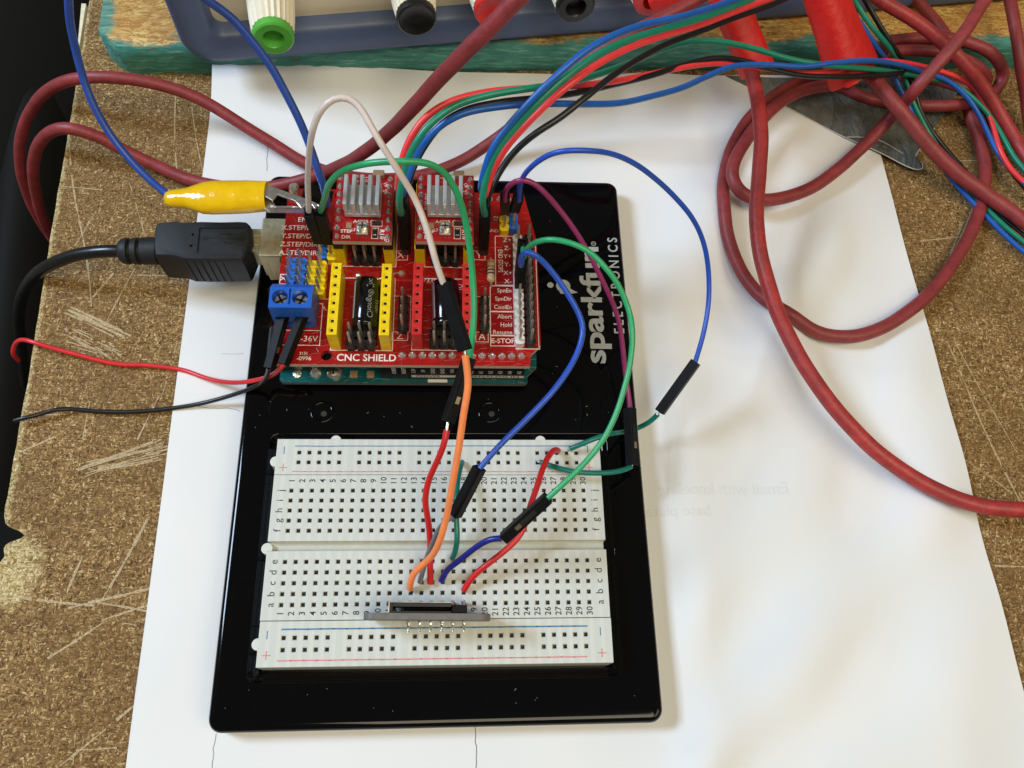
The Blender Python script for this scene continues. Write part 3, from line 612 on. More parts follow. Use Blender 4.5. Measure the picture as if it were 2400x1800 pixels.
# micro step pins
for bx, by in ((14.3, 62.3), (35.3, 62.9), (14.2, 87.2), (35.3, 87.4)):
    header([(bx+2.54*i, by+2.54*j) for i in range(3) for j in range(2)], 'black')
# motor output headers
header([(27.1, 67.3+2.54*i) for i in range(4)], 'black'); header([(48.1, 67.5+2.54*i) for i in range(4)], 'black')
header([(27.1, 91.0+2.54*i) for i in range(4)], 'black'); header([(48.0, 91.2+2.54*i) for i in range(4)], 'black')
# step / direction blocks
header([(-2.2+2.54*i, 78.0+2.54*j) for i in range(2) for j in range(4)], 'blueplastic'); header([(3.0+2.54*i, 77.2+2.54*j) for i in range(2) for j in range(4)], 'yellow')
header([(5.4, 88.0), (5.4, 90.6)], 'blueplastic'); header([(7.95, 87.6), (7.95, 90.2)], 'yellow')
# end stop header (white) and ground header (black)
header([(57.1, 63.7+2.54*i) for i in range(13)], 'white', pm_='metal'); header([(60.0, 63.7+2.54*i) for i in range(13)], 'black')
header([(53.6, 97.6), (53.6, 100.1)], 'yellow'); header([(56.1, 98.2), (56.1, 100.7)], 'blueplastic')
# electrolytic capacitors lying on their side
def capac(x, y0, y1, z, rr, yaw, label):
    T = Matrix.Translation((x, y0, z)) @ Matrix.Rotation(yaw, 4, 'Z') @ Matrix.Rotation(-math.pi/2, 4, 'X'); L = y1-y0
    mb = MB(); mb.lathe([(rr-.9, 0), (rr-.3, .05), (rr, .5), (rr, 1.3), (rr-.18, 1.6), (rr, 1.95), (rr, L-.5), (rr-.3, L-.1), (rr-.8, L)], T, 40)
    o = mb.build('capacitor', 'capblack', sh, sharp=60); o['label'] = label; BASE[o] = BASE[sh]
    st = MB(); 
    def arc(a0, a1, h0, h1, r_): return [T @ V((r_*math.cos(a0+(a1-a0)*i/8), r_*math.sin(a0+(a1-a0)*i/8), h)) for h in (h0, h1) for i in range(9)]
    st.add(arc(math.radians(-178), math.radians(-143), 2.2, L-.8, rr+.03), [(i, i+1, 9+i+1, 9+i) for i in range(8)]); st.build('stripe', 'capstripe', o)
    return T, L, o
T, L, co = capac(17.9, 65.6, 79.3, SZ+3.6, 3.4, .0, 'black capacitor lying between the yellow headers')
tx = MB()
def onc(s_, ang, h, cap, mi=0, bold=.01):
    t_ = MB(); text(t_, s_, cap, 0, 0, 0, 0, mi, 'LEFT', bold)
    for v_ in t_.v:
        a = math.radians(ang)+v_.y/3.44; tx.v.append(T @ V((3.44*math.cos(a), 3.44*math.sin(a), h+v_.x)))
    o_ = len(tx.v)-len(t_.v); tx.f += [[o_+i for i in f] for f in t_.f]; tx.m += [mi]*len(t_.f)
onc('Chongx\u00ae [hc', -68, 1.6, 1.45, bold=-.006); onc('VENT', -36, 3.6, 1.1, bold=-.006)
tx.build('capacitor_text', 'captext', co)
capac(38.5, 66.0, 79.2, SZ+3.7, 3.55, .05, 'black capacitor lying under the white wire')
mb = MB(); tube(mb, [(15, 80.3, SZ+2.2), (20, 80.6, SZ+2.4), (25.4, 84, SZ+.6), (25.6, 84.2, SZ)], .3, 8); mb.lathe([(.75, 0), (.75, 2), (.4, 2.4)], frame((15.5, 79.6, SZ+3.2), (0, .5, 1)), 12); mb.build('capacitor_lead', 'tin', sh)
MB().lathe([(1.0, SZ), (.9, SZ+.3), (.4, SZ+.7)], Matrix.Translation((26.2, 84.1, 0)), 14).build('solder_joint', 'tin', sh)
# resistor
Tr = frame((49.9, 80.9, SZ+1.4), (0, 1, 0)); mb = MB(); mb.lathe([(.35, 0), (.95, .5), (1.15, 1.2), (1.0, 2), (.95, 4.9), (1.15, 5.6), (1.1, 6.4), (.4, 7)], Tr, 20); ro = mb.build('resistor', 'resist', sh, sharp=60); BASE[ro] = BASE[sh]
for h, m_ in ((2.3, 'ink'), (3.3, 'ink'), (4.3, 'ceramic'), (5.6, 'ceramic')):
    mb = MB(); mb.lathe([(1.02 if h < 5 else 1.17, h), (1.02 if h < 5 else 1.17, h+.42)], Tr, 20, 0, False, False); mb.build('colour_band', m_, ro)
mb = MB(); mb.cyl(49.9, 80.5, SZ, SZ+1.6, .3, 8); mb.cyl(49.9, 88.2, SZ, SZ+1.6, .3, 8); mb.build('resistor_lead', 'tin', sh)
# screw terminal
mb = MB(); tx0, tx1 = -5.1, 5.3
prof = [(67.6, SZ+.1), (67.6, SZ+4.4), (68.0, SZ+10), (73.6, SZ+10.2), (75.6, SZ+8.2), (76.2, SZ+.1)]
mb.add([(x, a, b) for x in (tx0, tx1) for a, b in prof], [(0, 1, 2, 3, 4, 5), (11, 10, 9, 8, 7, 6)]+[(i, 6+i, 6+(i+1) % 6, (i+1) % 6) for i in range(6)])
te = mb.build('screw_terminal', 'termblue', sh); BASE[te] = BASE[sh]
for x in (-2.55, 2.35):
    c_ = MB(); c_.cyl(x, 70.9, SZ+6, SZ+12, 1.95, 28); cut(te, c_)
    c_ = MB(); c_.box(x-1.75, x+1.75, 66, 71, SZ+.6, SZ+5.6); cut(te, c_)
c_ = MB(); c_.box(-.35, .1, 68.9, 73.2, SZ+9.2, SZ+12); cut(te, c_)
for x in (-2.55, 2.35):
    mb = MB(); mb.cyl(x, 70.9, SZ+6, SZ+8.2, 1.75, 24); s_ = mb.build('terminal_screw', 'chrome', te, bevel=.2)
    mb = MB(); mb.box(-1.6, 1.6, -.28, .28, 0, .12, 0, Matrix.Translation((x, 70.9, SZ+8.2)) @ Matrix.Rotation(.5 if x < 0 else 1.2, 4, 'Z')); mb.box(-.28, .28, -1.6, 1.6, 0, .11, 0, Matrix.Translation((x, 70.9, SZ+8.21)) @ Matrix.Rotation(.5 if x < 0 else 1.2, 4, 'Z')); mb.build('screw_slot', 'dark', te)
    MB().box(x-1.6, x+1.6, 68.6, 69.2, SZ+1, SZ+5.2).build('terminal_clamp', 'metal', te)
# silkscreen
sk = MB(); z = SZ+.03
text(sk, 'CNC SHIELD', 1.9, 18.2, 59.2, z, 0, 0, bold=.02, sx=.98)
for i, s_ in enumerate(('EN/GND', 'X.STEP/DIR', 'Y.STEP/DIR', 'Z.STEP/DIR', 'A.STEP/DIR')): text(sk, s_, 1.45, 3.6 if i else 1.6, 100.3-2.62*i, z, 0, 0, 'RIGHT' if i else 'CENTER', bold=.012, sx=1.0)
for i, s_ in enumerate('XYZ'):
    sk.box(-5.5, -3.7, 83.0-2.9*i, 83.3-2.9*i, SZ, z); sk.box(-5.5, -5.3, 80.6-2.9*i, 83.3-2.9*i, SZ, z-.005); text(sk, s_, 1.4, -4.5, 82.0-2.7*i, z, 90, 0, bold=.03)
rect(sk, 51.2, 80.95, 56.0, 96.3, .2, z)
for i, s_ in enumerate(('Z+', 'Z-', 'Y+', 'Y-', 'X+', 'X-')): text(sk, s_, 1.3, 54.5, 95.1-2.6*i, z, 0, 0, bold=.008)
text(sk, 'END STOPS', 1.3, 52.5, 88.5, z, -90, 0, bold=.008, sx=.75)
rect(sk, 49.7, 73.1, 55.9, 80.7, .2, z); rect(sk, 49.7, 66.1, 55.9, 72.9, .2, z); rect(sk, 49.7, 63.0, 55.9, 65.9, .2, z)
for s_, y in (('SpnEn', 79.3), ('SpnDir', 76.8), ('CoolEn', 74.3), ('Abort', 71.5), ('Hold', 69.1), ('Resume', 66.9)): text(sk, s_, 1.2, 55.4, y, z, 0, 0, 'RIGHT', bold=.01, sx=.92)
text(sk, 'E-STOP', 1.35, 52.9, 64.4, z, 0, 0, bold=.02)
for s_, x0, y0, x1, y1 in (('X', 23.9, 88.2, 27.6, 91), ('Y', 45.2, 88.7, 48.4, 91.4), ('Z', 24.4, 64.3, 28.4, 66.7), ('A', 45.9, 64.1, 49.1, 66.9)):
    rect(sk, x0, y0, x1, y1, .16, z); text(sk, s_, 1.9, (x0+x1)/2, (y0+y1)/2, z, 0, 0, bold=-.004)
rect(sk, 24.2, 66.7, 28.9, 77.2, .16, z-.01); rect(sk, 45.6, 66.9, 49.4, 77.4, .16, z-.01)
rect(sk, 9.0, 61.3, 24.6, 82.4, .2, z); rect(sk, 29.5, 61.6, 45.2, 82.6, .2, z); rect(sk, 9.0, 86.0, 24.6, 107, .2, z); rect(sk, 29.6, 86.2, 45.2, 107.2, .2, z)
rect(sk, 2.3, 76.0, 8.4, 86.6, .16, z); text(sk, 'A.D', 1.2, 7.4, 73.2, z, 0, 0)
rect(sk, -5.2, 62.6, 6.2, 74.6, .2, z); line(sk, [(-5.2, 66.8), (6.2, 66.8)], .2, z); text(sk, '12-36V', 1.6, 2.3, 64.4, z, 0, 0)
text(sk, '3131', .75, 2.4, 60.3, z, 0, 0, bold=.03); text(sk, '-0996', 1.1, 2.6, 58.9, z, 0, 0, bold=.02)
text(sk, 'V3.00', 1.3, 33.8, 82.0, z-.005, 0, 0); text(sk, 'CC', 1.2, 42.0, 80.4, z, 0, 0); line(sk, [(40.6, 79.5), (43.4, 79.5)], .15, z)
sk.box(56.15, 62.5, 62.1, 62.35, SZ, z); sk.box(62.1, 62.3, 62.35, 94, SZ, z); text(sk, '12', 1.2, 51.5, 102, z, 90, 0); text(sk, 'GND', 1.0, 50.6, 98, z, 0, 0)
sk.build('shield_printing', 'silk', sh)
# ------------------------------------------------------------------ two stepper driver modules
def driver(x0, y0, label, fins, seed):
    d = thing('stepper_driver', label, 'driver board', (x0+7.3, y0+10, 32.2), 'stepper drivers plugged into the red shield')
    z1 = 36.3; mb = MB(); mb.prism([(x0, y0), (x0+14.7, y0), (x0+14.7, y0+20.6), (x0, y0+20.6)], z1-1.5, z1, 1, top=0); mb.build('circuit_board', ['pcbdrv', 'fr4'], d)
    for sx in (x0+1.0, x0+13.7):
        MB().box(sx-1.2, sx+1.2, y0+.2, y0+20.4, 32.3, 34.8).build('pin_strip', 'black', d)
        j = MB().lathe([(.75, z1), (.62, z1+.35), (.35, z1+.9), (.25, z1+1.1)], Matrix.Translation((sx, y0+1.4, 0)), 12).build('solder_joint', 'tin', d, sharp=60)
        for i in range(1, 8): copy_at(j, d, (0, 2.54*i, 0))
    hx = x0+2.9; hy = y0+6.6; mb = MB(); mb.box(hx, hx+9, hy, hy+9, z1+1.0, z1+2.2)
    for i in range(5):
        fx = hx+i*1.99; mb.box(fx, fx+.95 if i else fx+.9, hy, hy+9, z1+2.19, z1+6.6)
    mb.build('heat_sink', 'alu', d, bevel=.12)
    MB().box(hx+1.5, hx+7.5, hy+1.5, hy+7.5, z1, z1+1.0).build('driver_chip', 'icblack', d)
    px, py = x0+7.4, y0+3.5; MB().box(px-1.5, px+1.5, py-1.9, py+1.3, z1, z1+.9).build('trim_base', 'metal', d, bevel=.2)
    t_ = MB().lathe([(1.45, z1+.9), (1.45, z1+1.5), (1.1, z1+1.8), (.9, z1+1.75)], Matrix.Translation((px, py+.2, 0)), 18).build('trim_screw', 'chrome', d)
    BASE[t_] = BASE[d]; mb = MB(); T = Matrix.Translation((px, py+.2, z1+1.76)); mb.box(-.9, .9, -.16, .16, 0, .05, 0, T); mb.box(-.16, .16, -.9, .9, 0, .06, 0, T); mb.build('cross_slot', 'dark', t_)
    MB().box(x0+9.3, x0+12.2, y0+19.2, y0+21.0, z1, z1+1.6).build('large_chip_capacitor', 'ceramic', d, bevel=.2)
    MB().box(x0+10.0, x0+11.1, y0+1.3, y0+3.8, z1, z1+.6).build('sense_resistor', 'icblack', d, bevel=.1)
    MB().box(x0+9.7, x0+12.0, y0+4.9, y0+5.9, z1, z1+.6).build('sense_resistor', 'icblack', d, bevel=.1)
    MB().box(x0+3.2, x0+4.6, y0+3.6, y0+5.3, z1, z1+.5).build('small_chip', 'ceramic', d, bevel=.1)
    for q_ in ((10.1, 10.9, 1.4, 1.8), (10.1, 10.9, 3.3, 3.7), (5.0, 5.6, 17.5, 18.3), (7.0, 8.0, 17.7, 18.5), (4.9, 5.6, 19.0, 19.8)): MB().box(x0+q_[0], x0+q_[1], y0+q_[2], y0+q_[3], z1+.3, z1+.66).build('solder_pad', 'tin', d)
    sk = MB(); z = z1+.03
    text(sk, 'STEP', 1.0, x0+3.3, y0+2.9, z, 0, 0, bold=.02); text(sk, 'DIR', 1.0, x0+3.3, y0+1.2, z, 0, 0, bold=.02); text(sk, 'R3', .9, x0+4.9, y0+3.4, z, 0, 0)
    text(sk, 'R16', 1.2, x0+12.2, y0+2.3, z, -90, 0, bold=.02); text(sk, 'GND', .9, x0+12.9, y0+.8, z, -30, 0); text(sk, '1B', 1, x0+12.6, y0+17.5, z, -60, 0); text(sk, '2B', 1, x0+12.6, y0+15.2, z, -60, 0)
    text(sk, 'A4988 C+', 1.0, x0+7.9, y0+5.9, z, 0, 0, bold=.01); rect(sk, x0+9.4, y0+4.6, x0+12.2, y0+6.2, .12, z); rect(sk, x0+9.7, y0+.9, x0+11.3, y0+4.1, .12, z)
    text(sk, 'SLEEP RST', .8, x0+2.5, y0+12, z, 90, 0); rect(sk, x0+5, y0+17, x0+9, y0+19.6, .12, z); sk.build('driver_printing', 'silk', d)
driver(9.6, 85.7, 'red stepper driver with silver heat sink at the X socket under the green wire', 5, 1); driver(30.4, 86.1, 'red stepper driver with silver heat sink at the Y socket crossed by the white wire', 5, 2)
# ------------------------------------------------------------------ wires and connectors
def housing(parent, A, B, w_=2.5, roll=0, window=True, mat='housing', name='connector_housing', k4=1):
    A = V(A); B = V(B); ax = B-A; L = ax.length; T = frame(A, ax) @ Matrix.Rotation(math.radians(roll), 4, 'Z'); h = w_/2; hy = h*k4
    mb = MB(); mb.T = T
    def sq(a, b, zz): return [(-a, -b, zz), (a, -b, zz), (a, b, zz), (-a, b, zz)]
    mb.loops([sq(h*.62, hy-.45, .9), sq(h*.62, hy-.45, 0), sq(h, hy, 0), sq(h, hy, L), sq(h*.5, hy-.6, L), sq(h*.5, hy-.6, L-1)], 0, True, True)
    o = mb.build(name, mat, parent, bevel=.12); BASE[o] = BASE[parent]
    if window:
        mb = MB(); mb.T = T; mb.box(h-.02, h+.03, -.55, .55, L*.28, L*.62, 0); mb.build('latch_window', 'dark', o)
        mb = MB(); mb.T = T; mb.box(h+.02, h+.16, -.5, .5, L*.60, L*.71, 0); mb.build('latch_contact', 'gold', o)
    return o
def jumper(name, label, cat, pts, mat, rr, hs=(), bare=(), group=None, seg=12):
    P = cv(*pts); t_ = thing(name, label, cat, P[0], group); mb = MB(); tube(mb, P, rr, seg); mb.build('insulation', mat, t_, sharp=70)
    for h in hs: housing(t_, *cv(*h[:2]), **(h[2] if len(h) > 2 else {}))
    for b in bare: mb = MB(); tube(mb, cv(*b), .33, 8); mb.build('bare_end', 'tin', t_)
    return t_
GJ = 'jumper wires between shield and breadboard'
jumper('jumper_wire', 'white jumper wire arching high over the left stepper driver', 'wire', [('w', 5.3, 87.4, 46.6), (722, 400, 66), (734, 300, 82), (752, 255, 86), (782, 228, 88), (818, 226, 88), (845, 252, 87), (880, 315, 85), (930, 395, 80), (975, 470, 74), (1003, 545, 70), (1022, 615, 66), (1042, 672, 62)], 'w_white', .68,
       [(('w', 5.3, 87.3, 46), ('w', 5.4, 88.6, 32.0), dict(roll=90, window=False)), ((1041, 664, 62), (1090, 822, 56), dict(roll=40, window=False))], group=GJ)
jumper('hookup_wire', 'short orange wire hanging from the white jumper down to the breadboard', 'wire', [(1090, 832, 55.5), (1094, 860, 54), (1098, 900, 52), (1088, 960, 49), (1076, 1045, 44), (1061, 1130, 38), (1045, 1218, 30), (1028, 1275, 25), (1006, 1311, 20), (974, 1336, 17.5), (965, 1352, 16), (960, 1380, 13.2)], 'w_orange', .8,
       bare=[[(1088, 820, 56), (1090, 834, 55.3)], [(960, 1378, 13.4), (961, 1387, 12.4), (961, 1388, 10)]])
jumper('jumper_wire', 'green jumper wire arching low over both stepper drivers', 'wire', [('w', 8.1, 87.4, 46.6), (762, 462, 56), (772, 430, 64), (800, 402, 70), (850, 385, 75), (900, 379, 77), (955, 379, 78), (1003, 381, 77), (1035, 397, 75), (1060, 430, 72), (1082, 480, 68), (1098, 560, 62), (1108, 650, 56), (1111, 730, 52), (1107, 790, 49), (1100, 840, 46)], 'w_green', .72,
       [(('w', 8.0, 87.3, 46), ('w', 7.9, 88.4, 32.0), dict(roll=90, window=False)), ((1100, 838, 46), (1050, 988, 40), dict(roll=-35))], group=GJ)
jumper('hookup_wire', 'short red wire hanging from the green jumper beside the orange wire', 'wire', [(1047, 1008, 39.5), (1040, 1045, 38), (1024, 1082, 35), (1003, 1130, 30), (996, 1172, 27), (1004, 1223, 22), (1008, 1266, 18.5), (1008, 1321, 15.5), (1009, 1368, 12.8)], 'w_red', .74, bare=[[(1050, 986, 40), (1047, 1010, 39.4)], [(1009, 1366, 13), (1010, 1372, 10.5)]])
jumper('jumper_wire', 'bright blue jumper wire sagging over the shield corner above the silver lettering', 'wire', [('w', 57.1, 80.2, 40), (1221, 622, 49), (1222, 600, 54), (1232, 588, 56), (1250, 594, 56), (1280, 620, 53), (1315, 665, 50), (1348, 718, 47), (1366, 758, 45), (1364, 795, 44), (1345, 845, 43), (1300, 912, 42), (1240, 976, 40), (1170, 1045, 38), (1124, 1098, 36)], 'w_blue', .68,
       [(('w', 57.1, 80.0, 42), ('w', 57.2, 78.9, 27.5), dict(roll=90, window=False)), ((1124, 1096, 36), (1066, 1208, 28), dict(roll=20, window=False))], group=GJ)
jumper('hookup_wire', 'short grey wire behind the orange wire in the breadboard', 'wire', [(1066, 1208, 28), (1048, 1218, 26), (1032, 1234, 24), (1011, 1279, 18.5), (994, 1325, 15.5), (984, 1366, 12.8)], 'w_grey', .62, bare=[[(984, 1364, 13), (983, 1370, 10.5)]])
jumper('jumper_wire', 'green jumper wire looping out to the right past the plate edge', 'wire', [('w', 57.3, 82.9, 40), (1228, 604, 48), (1234, 583, 52), (1257, 566, 56), (1284, 560, 58), (1315, 563, 59), (1349, 573, 59), (1385, 592, 58), (1416, 624, 57), (1443, 657, 55), (1462, 694, 53), (1475, 730, 51), (1483, 773, 50), (1481, 821, 48), (1474, 870, 46), (1464, 906, 45), (1448, 960, 43), (1418, 1024, 41), (1380, 1075, 39), (1325, 1130, 37), (1283, 1168, 35)], 'w_green', .66,
       [(('w', 57.2, 82.7, 42), ('w', 57.2, 81.5, 27.5), dict(roll=90, window=False)), ((1285, 1166, 35), (1180, 1262, 27), dict(roll=-25))], group=GJ)
jumper('hookup_wire', 'short navy wire rising from the breadboard to the green jumper', 'wire', [(1176, 1262, 27), (1160, 1262, 26.8), (1142, 1266, 26), (1104, 1291, 22), (1070, 1319, 18.5), (1044, 1338, 15.5), (1035, 1362, 13)], 'w_navy', .74, bare=[[(1182, 1260, 27), (1172, 1262, 27)], [(1034, 1360, 13), (1035, 1368, 10.5)]])
jumper('jumper_wire', 'purple jumper wire running down the right side of the plate', 'wire', [(1183, 470, 44), (1184, 450, 48), (1194, 434, 52), (1216, 421, 55), (1241, 423, 55), (1270, 445, 53), (1306, 485, 49), (1342, 532, 45), (1371, 578, 41), (1397, 628, 37), (1421, 677, 33), (1440, 720, 29), (1452, 761, 26), (1460, 821, 22), (1466, 880, 18), (1475, 940, 15.5), (1477, 962, 15)], 'w_purple', .66,
       [((1183, 458, 45), ('w', 53.6, 98.8, 32), dict(roll=90, window=False)), ((1476, 957, 15.2), (1482, 1091, 12.5), dict(roll=-40))], group=GJ)
jumper('hookup_wire', 'short teal wire from the purple jumper to the upper power rail', 'wire', [(1479, 1093, 12), (1470, 1099, 12.6), (1439, 1107, 14), (1405, 1109, 15), (1354, 1107, 16), (1321, 1101, 16), (1287, 1090, 15), (1266, 1083, 14.2)], 'w_teal', .68, bare=[[(1482, 1088, 12.5), (1476, 1097, 12.2)], [(1268, 1084, 14.2), (1261, 1081, 13.4), (1259, 1082, 10.5)]])
jumper('jumper_wire', 'blue jumper wire making the widest loop over the paper at right', 'wire', [(1216, 470, 44), (1218, 440, 50), (1225, 416, 55), (1245, 391, 61), (1281, 365, 66), (1324, 353, 69), (1379, 353, 69), (1433, 360, 66), (1487, 383, 62), (1541, 423, 56), (1583, 463, 51), (1622, 510, 46), (1648, 565, 40), (1660, 629, 34), (1661, 705, 29), (1649, 781, 26), (1629, 850, 24)], 'w_blue', .64,
       [((1216, 458, 45), ('w', 56.1, 99.6, 32), dict(roll=90, window=False)), ((1631, 848, 24), (1546, 966, 16), dict(roll=10, window=False))], group=GJ)
jumper('hookup_wire', 'short teal wire from the widest blue loop under the purple connector', 'wire', [(1541, 972, 15.5), (1527, 986, 13), (1502, 1001, 10), (1475, 1010, 9.2), (1450, 1014, 11.5), (1425, 1018, 14.6), (1398, 1026, 16), (1358, 1043, 15), (1336, 1052, 13.6)], 'w_teal', .68, bare=[[(1547, 964, 16), (1537, 975, 15)], [(1338, 1051, 13.8), (1331, 1055, 12.6), (1330, 1057, 10.5)]])
jumper('hookup_wire', 'red wire joining the upper rail to the lower half of the breadboard', 'wire', [(1308, 1056, 12.6), (1303, 1052, 14.5), (1288, 1065, 17), (1271, 1100, 19), (1257, 1147, 20), (1244, 1181, 20), (1223, 1249, 20), (1197, 1279, 19), (1155, 1313, 18), (1112, 1347, 15.5), (1096, 1367, 14), (1087, 1384, 12.8)], 'w_red', .76, bare=[[(1087, 1382, 13), (1086, 1390, 10.5)]])
jumper('hookup_wire', 'teal wire on the breadboard partly hidden behind the blue jumper connector', 'wire', [(1083, 1083, 12.6), (1080, 1092, 14.8), (1075, 1110, 16.5), (1070, 1160, 18.5), (1069, 1215, 18.5), (1072, 1260, 17), (1067, 1295, 15), (1060, 1309, 13.2)], 'w_teal', .68, bare=[[(1061, 1306, 13.4), (1058, 1314, 12.4), (1058, 1315, 10.5)]])
jumper('power_wire', 'thin red wire lying across the bench to the blue terminal', 'wire', [(668, 850, 25.6), (655, 866, 23), (640, 878, 18), (617, 887, 13), (570, 896, 9), (522, 895, 5), (475, 884, 2.6), (434, 868, 1.6), (380, 860, 1.5), (332, 855, 1.5), (285, 855, 1.6), (237, 846, 2), (177, 830, 2.5), (127, 817, 3), (82, 803, 4), (54, 795, 3), (36, 804, -1), (30, 827, -6), (43, 845, -14)], 'w_thinred', .62,
       [(('w', 2.6, 69.4, 28.6), (664, 855, 25.6), dict(roll=20, window=False, w_=2.2))])
jumper('power_wire', 'thin black wire lying across the bench below the red one', 'wire', [(631, 862, 24), (625, 882, 18), (611, 899, 11), (585, 912, 8.2), (538, 928, 5), (475, 945, 2.4), (411, 956, 1.5), (348, 963, 1.2), (285, 966, 1.2), (222, 964, 1.2), (158, 958, 1.8), (127, 960, 2.6), (95, 971, 2), (63, 978, 3), (34, 986, 2)], 'w_black', .6,
       [(('w', -2.4, 69.2, 28.0), (631, 864, 24.4), dict(roll=-75, w_=2.2))])
# stepper cables: four wires to each connector
for nm, lab, hx, hy in (('motor_connector', 'black four way connector beside the left stepper driver', 27.1, 90.0), ('motor_connector', 'black four way connector right of the Y stepper driver', 48.0, 90.2)):
    t_ = thing(nm, lab, 'connector', (hx, hy+4, 26.2)); mb = MB(); mb.box(hx-1.25, hx+1.25, hy-.2, hy+10, 26.4, 41.5); mb.build('housing', 'housing', t_, bevel=.15)
    for i in range(4): MB().box(hx-.7, hx+.7, hy+.5+2.5*i, hy+1.9+2.5*i, 41.45, 41.6).build('wire_entry', 'dark', t_)
GX = 'stepper cable from the left driver'; GY = 'stepper cable from the right driver'
def bw(lab, m_, g, *p): 
    P = cv(*p); mb = MB(); b = P[0]; tube(mb, P, .82, 12); o = mb.build('stepper_wire', m_, None, sharp=70); tag(o, lab, 'wire', g)
bw('red wire of the left stepper cable passing over the paper', 'w_bred', GX, ('w', 27.1, 98.3, 41), (932, 440, 50), (938, 390, 54), (956, 335, 58), (996, 276, 62), (1055, 238, 64), (1140, 216, 64), (1240, 207, 62), (1340, 202, 58), (1430, 192, 54), (1520, 175, 48), (1610, 156, 44), (1690, 148, 40), (1790, 160, 34), (1900, 172, 30), (1985, 158, 28), (2060, 143, 24), (2120, 147, 21), (2200, 166, 17), (2262, 190, 14), (2300, 230, 10), (2325, 290, 8), (2345, 355, 7), (2372, 400, 6), (2420, 445, 6))
bw('green wire of the left stepper cable passing over the paper', 'w_bgreen', GX, ('w', 27.0, 90.8, 41), (936, 466, 50), (946, 404, 55), (966, 350, 60), (1004, 295, 64), (1062, 250, 66), (1150, 222, 67), (1250, 206, 66), (1340, 192, 62), (1420, 168, 58), (1490, 142, 54), (1550, 116, 50), (1620, 98, 46), (1680, 97, 44), (1760, 112, 40), (1850, 138, 36), (1930, 152, 34), (2020, 160, 29), (2100, 170, 20), (2160, 180, 17), (2240, 200, 13), (2310, 260, 9), (2350, 320, 7), (2378, 370, 6), (2430, 430, 6))
bw('black wire of the left stepper cable passing over the paper', 'w_black', GX, ('w', 27.1, 93.3, 41), (952, 455, 48), (964, 405, 52), (990, 350, 56), (1036, 290, 60), (1090, 258, 62), (1170, 240, 62), (1260, 230, 60), (1350, 218, 57), (1440, 198, 52), (1530, 176, 48), (1610, 150, 44), (1680, 136, 42), (1740, 142, 39), (1800, 160, 36), (1870, 176, 33), (1960, 180, 30), (2060, 176, 24), (2130, 172, 18), (2220, 190, 13), (2290, 250, 8), (2330, 330, 5), (2370, 400, 4), (2430, 470, 4))
bw('blue wire of the left stepper cable sagging lowest over the paper', 'w_bblue', GX, ('w', 27.2, 95.8, 41), (944, 452, 49), (962, 400, 53), (984, 350, 57), (1020, 305, 61), (1080, 268, 64), (1170, 250, 64), (1270, 243, 62), (1370, 244, 58), (1450, 242, 54), (1530, 225, 50), (1600, 205, 46), (1660, 178, 42), (1720, 155, 40), (1800, 152, 37), (1880, 156, 35), (1950, 148, 34), (2030, 142, 31), (2100, 150, 24), (2160, 168, 19), (2225, 192, 15), (2275, 238, 11), (2310, 300, 8), (2340, 360, 6), (2430, 460, 6))
bw('blue wire of the right stepper cable uppermost of its bundle', 'w_bblue', GY, ('w', 48.0, 98.5, 41), (1127, 440, 50), (1136, 395, 55), (1158, 340, 60), (1200, 285, 64), (1250, 230, 68), (1310, 172, 72), (1372, 120, 74), (1440, 82, 74), (1520, 55, 72), (1600, 38, 70), (1680, 14, 66), (1760, -16, 62))
bw('green wire of the right stepper cable second from the top', 'w_bgreen', GY, ('w', 47.9, 91.0, 41), (1131, 466, 49), (1141, 408, 54), (1166, 350, 59), (1212, 293, 63), (1264, 238, 67), (1324, 182, 70), (1390, 134, 71), (1460, 98, 70), (1540, 72, 68), (1620, 50, 66), (1690, 26, 63), (1770, -6, 58))
bw('red wire of the right stepper cable third from the top', 'w_bred', GY, ('w', 48.0, 96.0, 41), (1138, 455, 48), (1152, 408, 52), (1182, 352, 57), (1228, 298, 61), (1282, 244, 65), (1340, 194, 68), (1405, 148, 68), (1480, 110, 67), (1560, 82, 65), (1640, 58, 62), (1710, 32, 59), (1790, 2, 54), (1850, -20, 52))
bw('black wire of the right stepper cable lowest of its bundle', 'w_black', GY, ('w', 48.3, 93.5, 41), (1145, 458, 47), (1168, 408, 50), (1206, 355, 54), (1256, 312, 58), (1310, 278, 60), (1368, 232, 62), (1430, 182, 62), (1490, 142, 60), (1560, 104, 58), (1640, 74, 56), (1720, 42, 54), (1800, 14, 50), (1860, -12, 48))
GZ = 'wire bundle coming back down at right'
bw('blue wire of the short bundle crossing under at right', 'w_bblue', GZ, (1968, -20, 40), (1984, 12, 37), (2016, 54, 33), (2052, 108, 27), (2086, 155, 18), (2106, 202, 14), (2130, 250, 11), (2180, 350, 7), (2240, 430, 4), (2310, 505, 3), (2370, 565, 3), (2430, 615, 3))
bw('green wire of the short bundle crossing under at right', 'w_bgreen', GZ, (1990, -20, 40), (2006, 8, 37), (2040, 58, 33), (2081, 108, 27), (2106, 150, 18), (2124, 195, 14), (2142, 245, 11), (2170, 300, 7), (2225, 385, 4), (2300, 475, 3), (2360, 535, 3), (2430, 590, 3))
bw('black wire of the short bundle crossing under at right', 'w_black', GZ, (2016, -20, 38), (2032, 8, 35), (2062, 60, 31), (2094, 110, 26), (2120, 150, 17), (2140, 200, 13), (2157, 260, 9), (2186, 311, 5), (2233, 369, 3), (2287, 430, 2.4), (2340, 500, 2.4), (2420, 570, 2.4))
bw('red wire of the short bundle emerging at the right edge', 'w_bred', GZ, (2330, 515, 2.2), (2370, 542, 2.2), (2420, 585, 2.4))
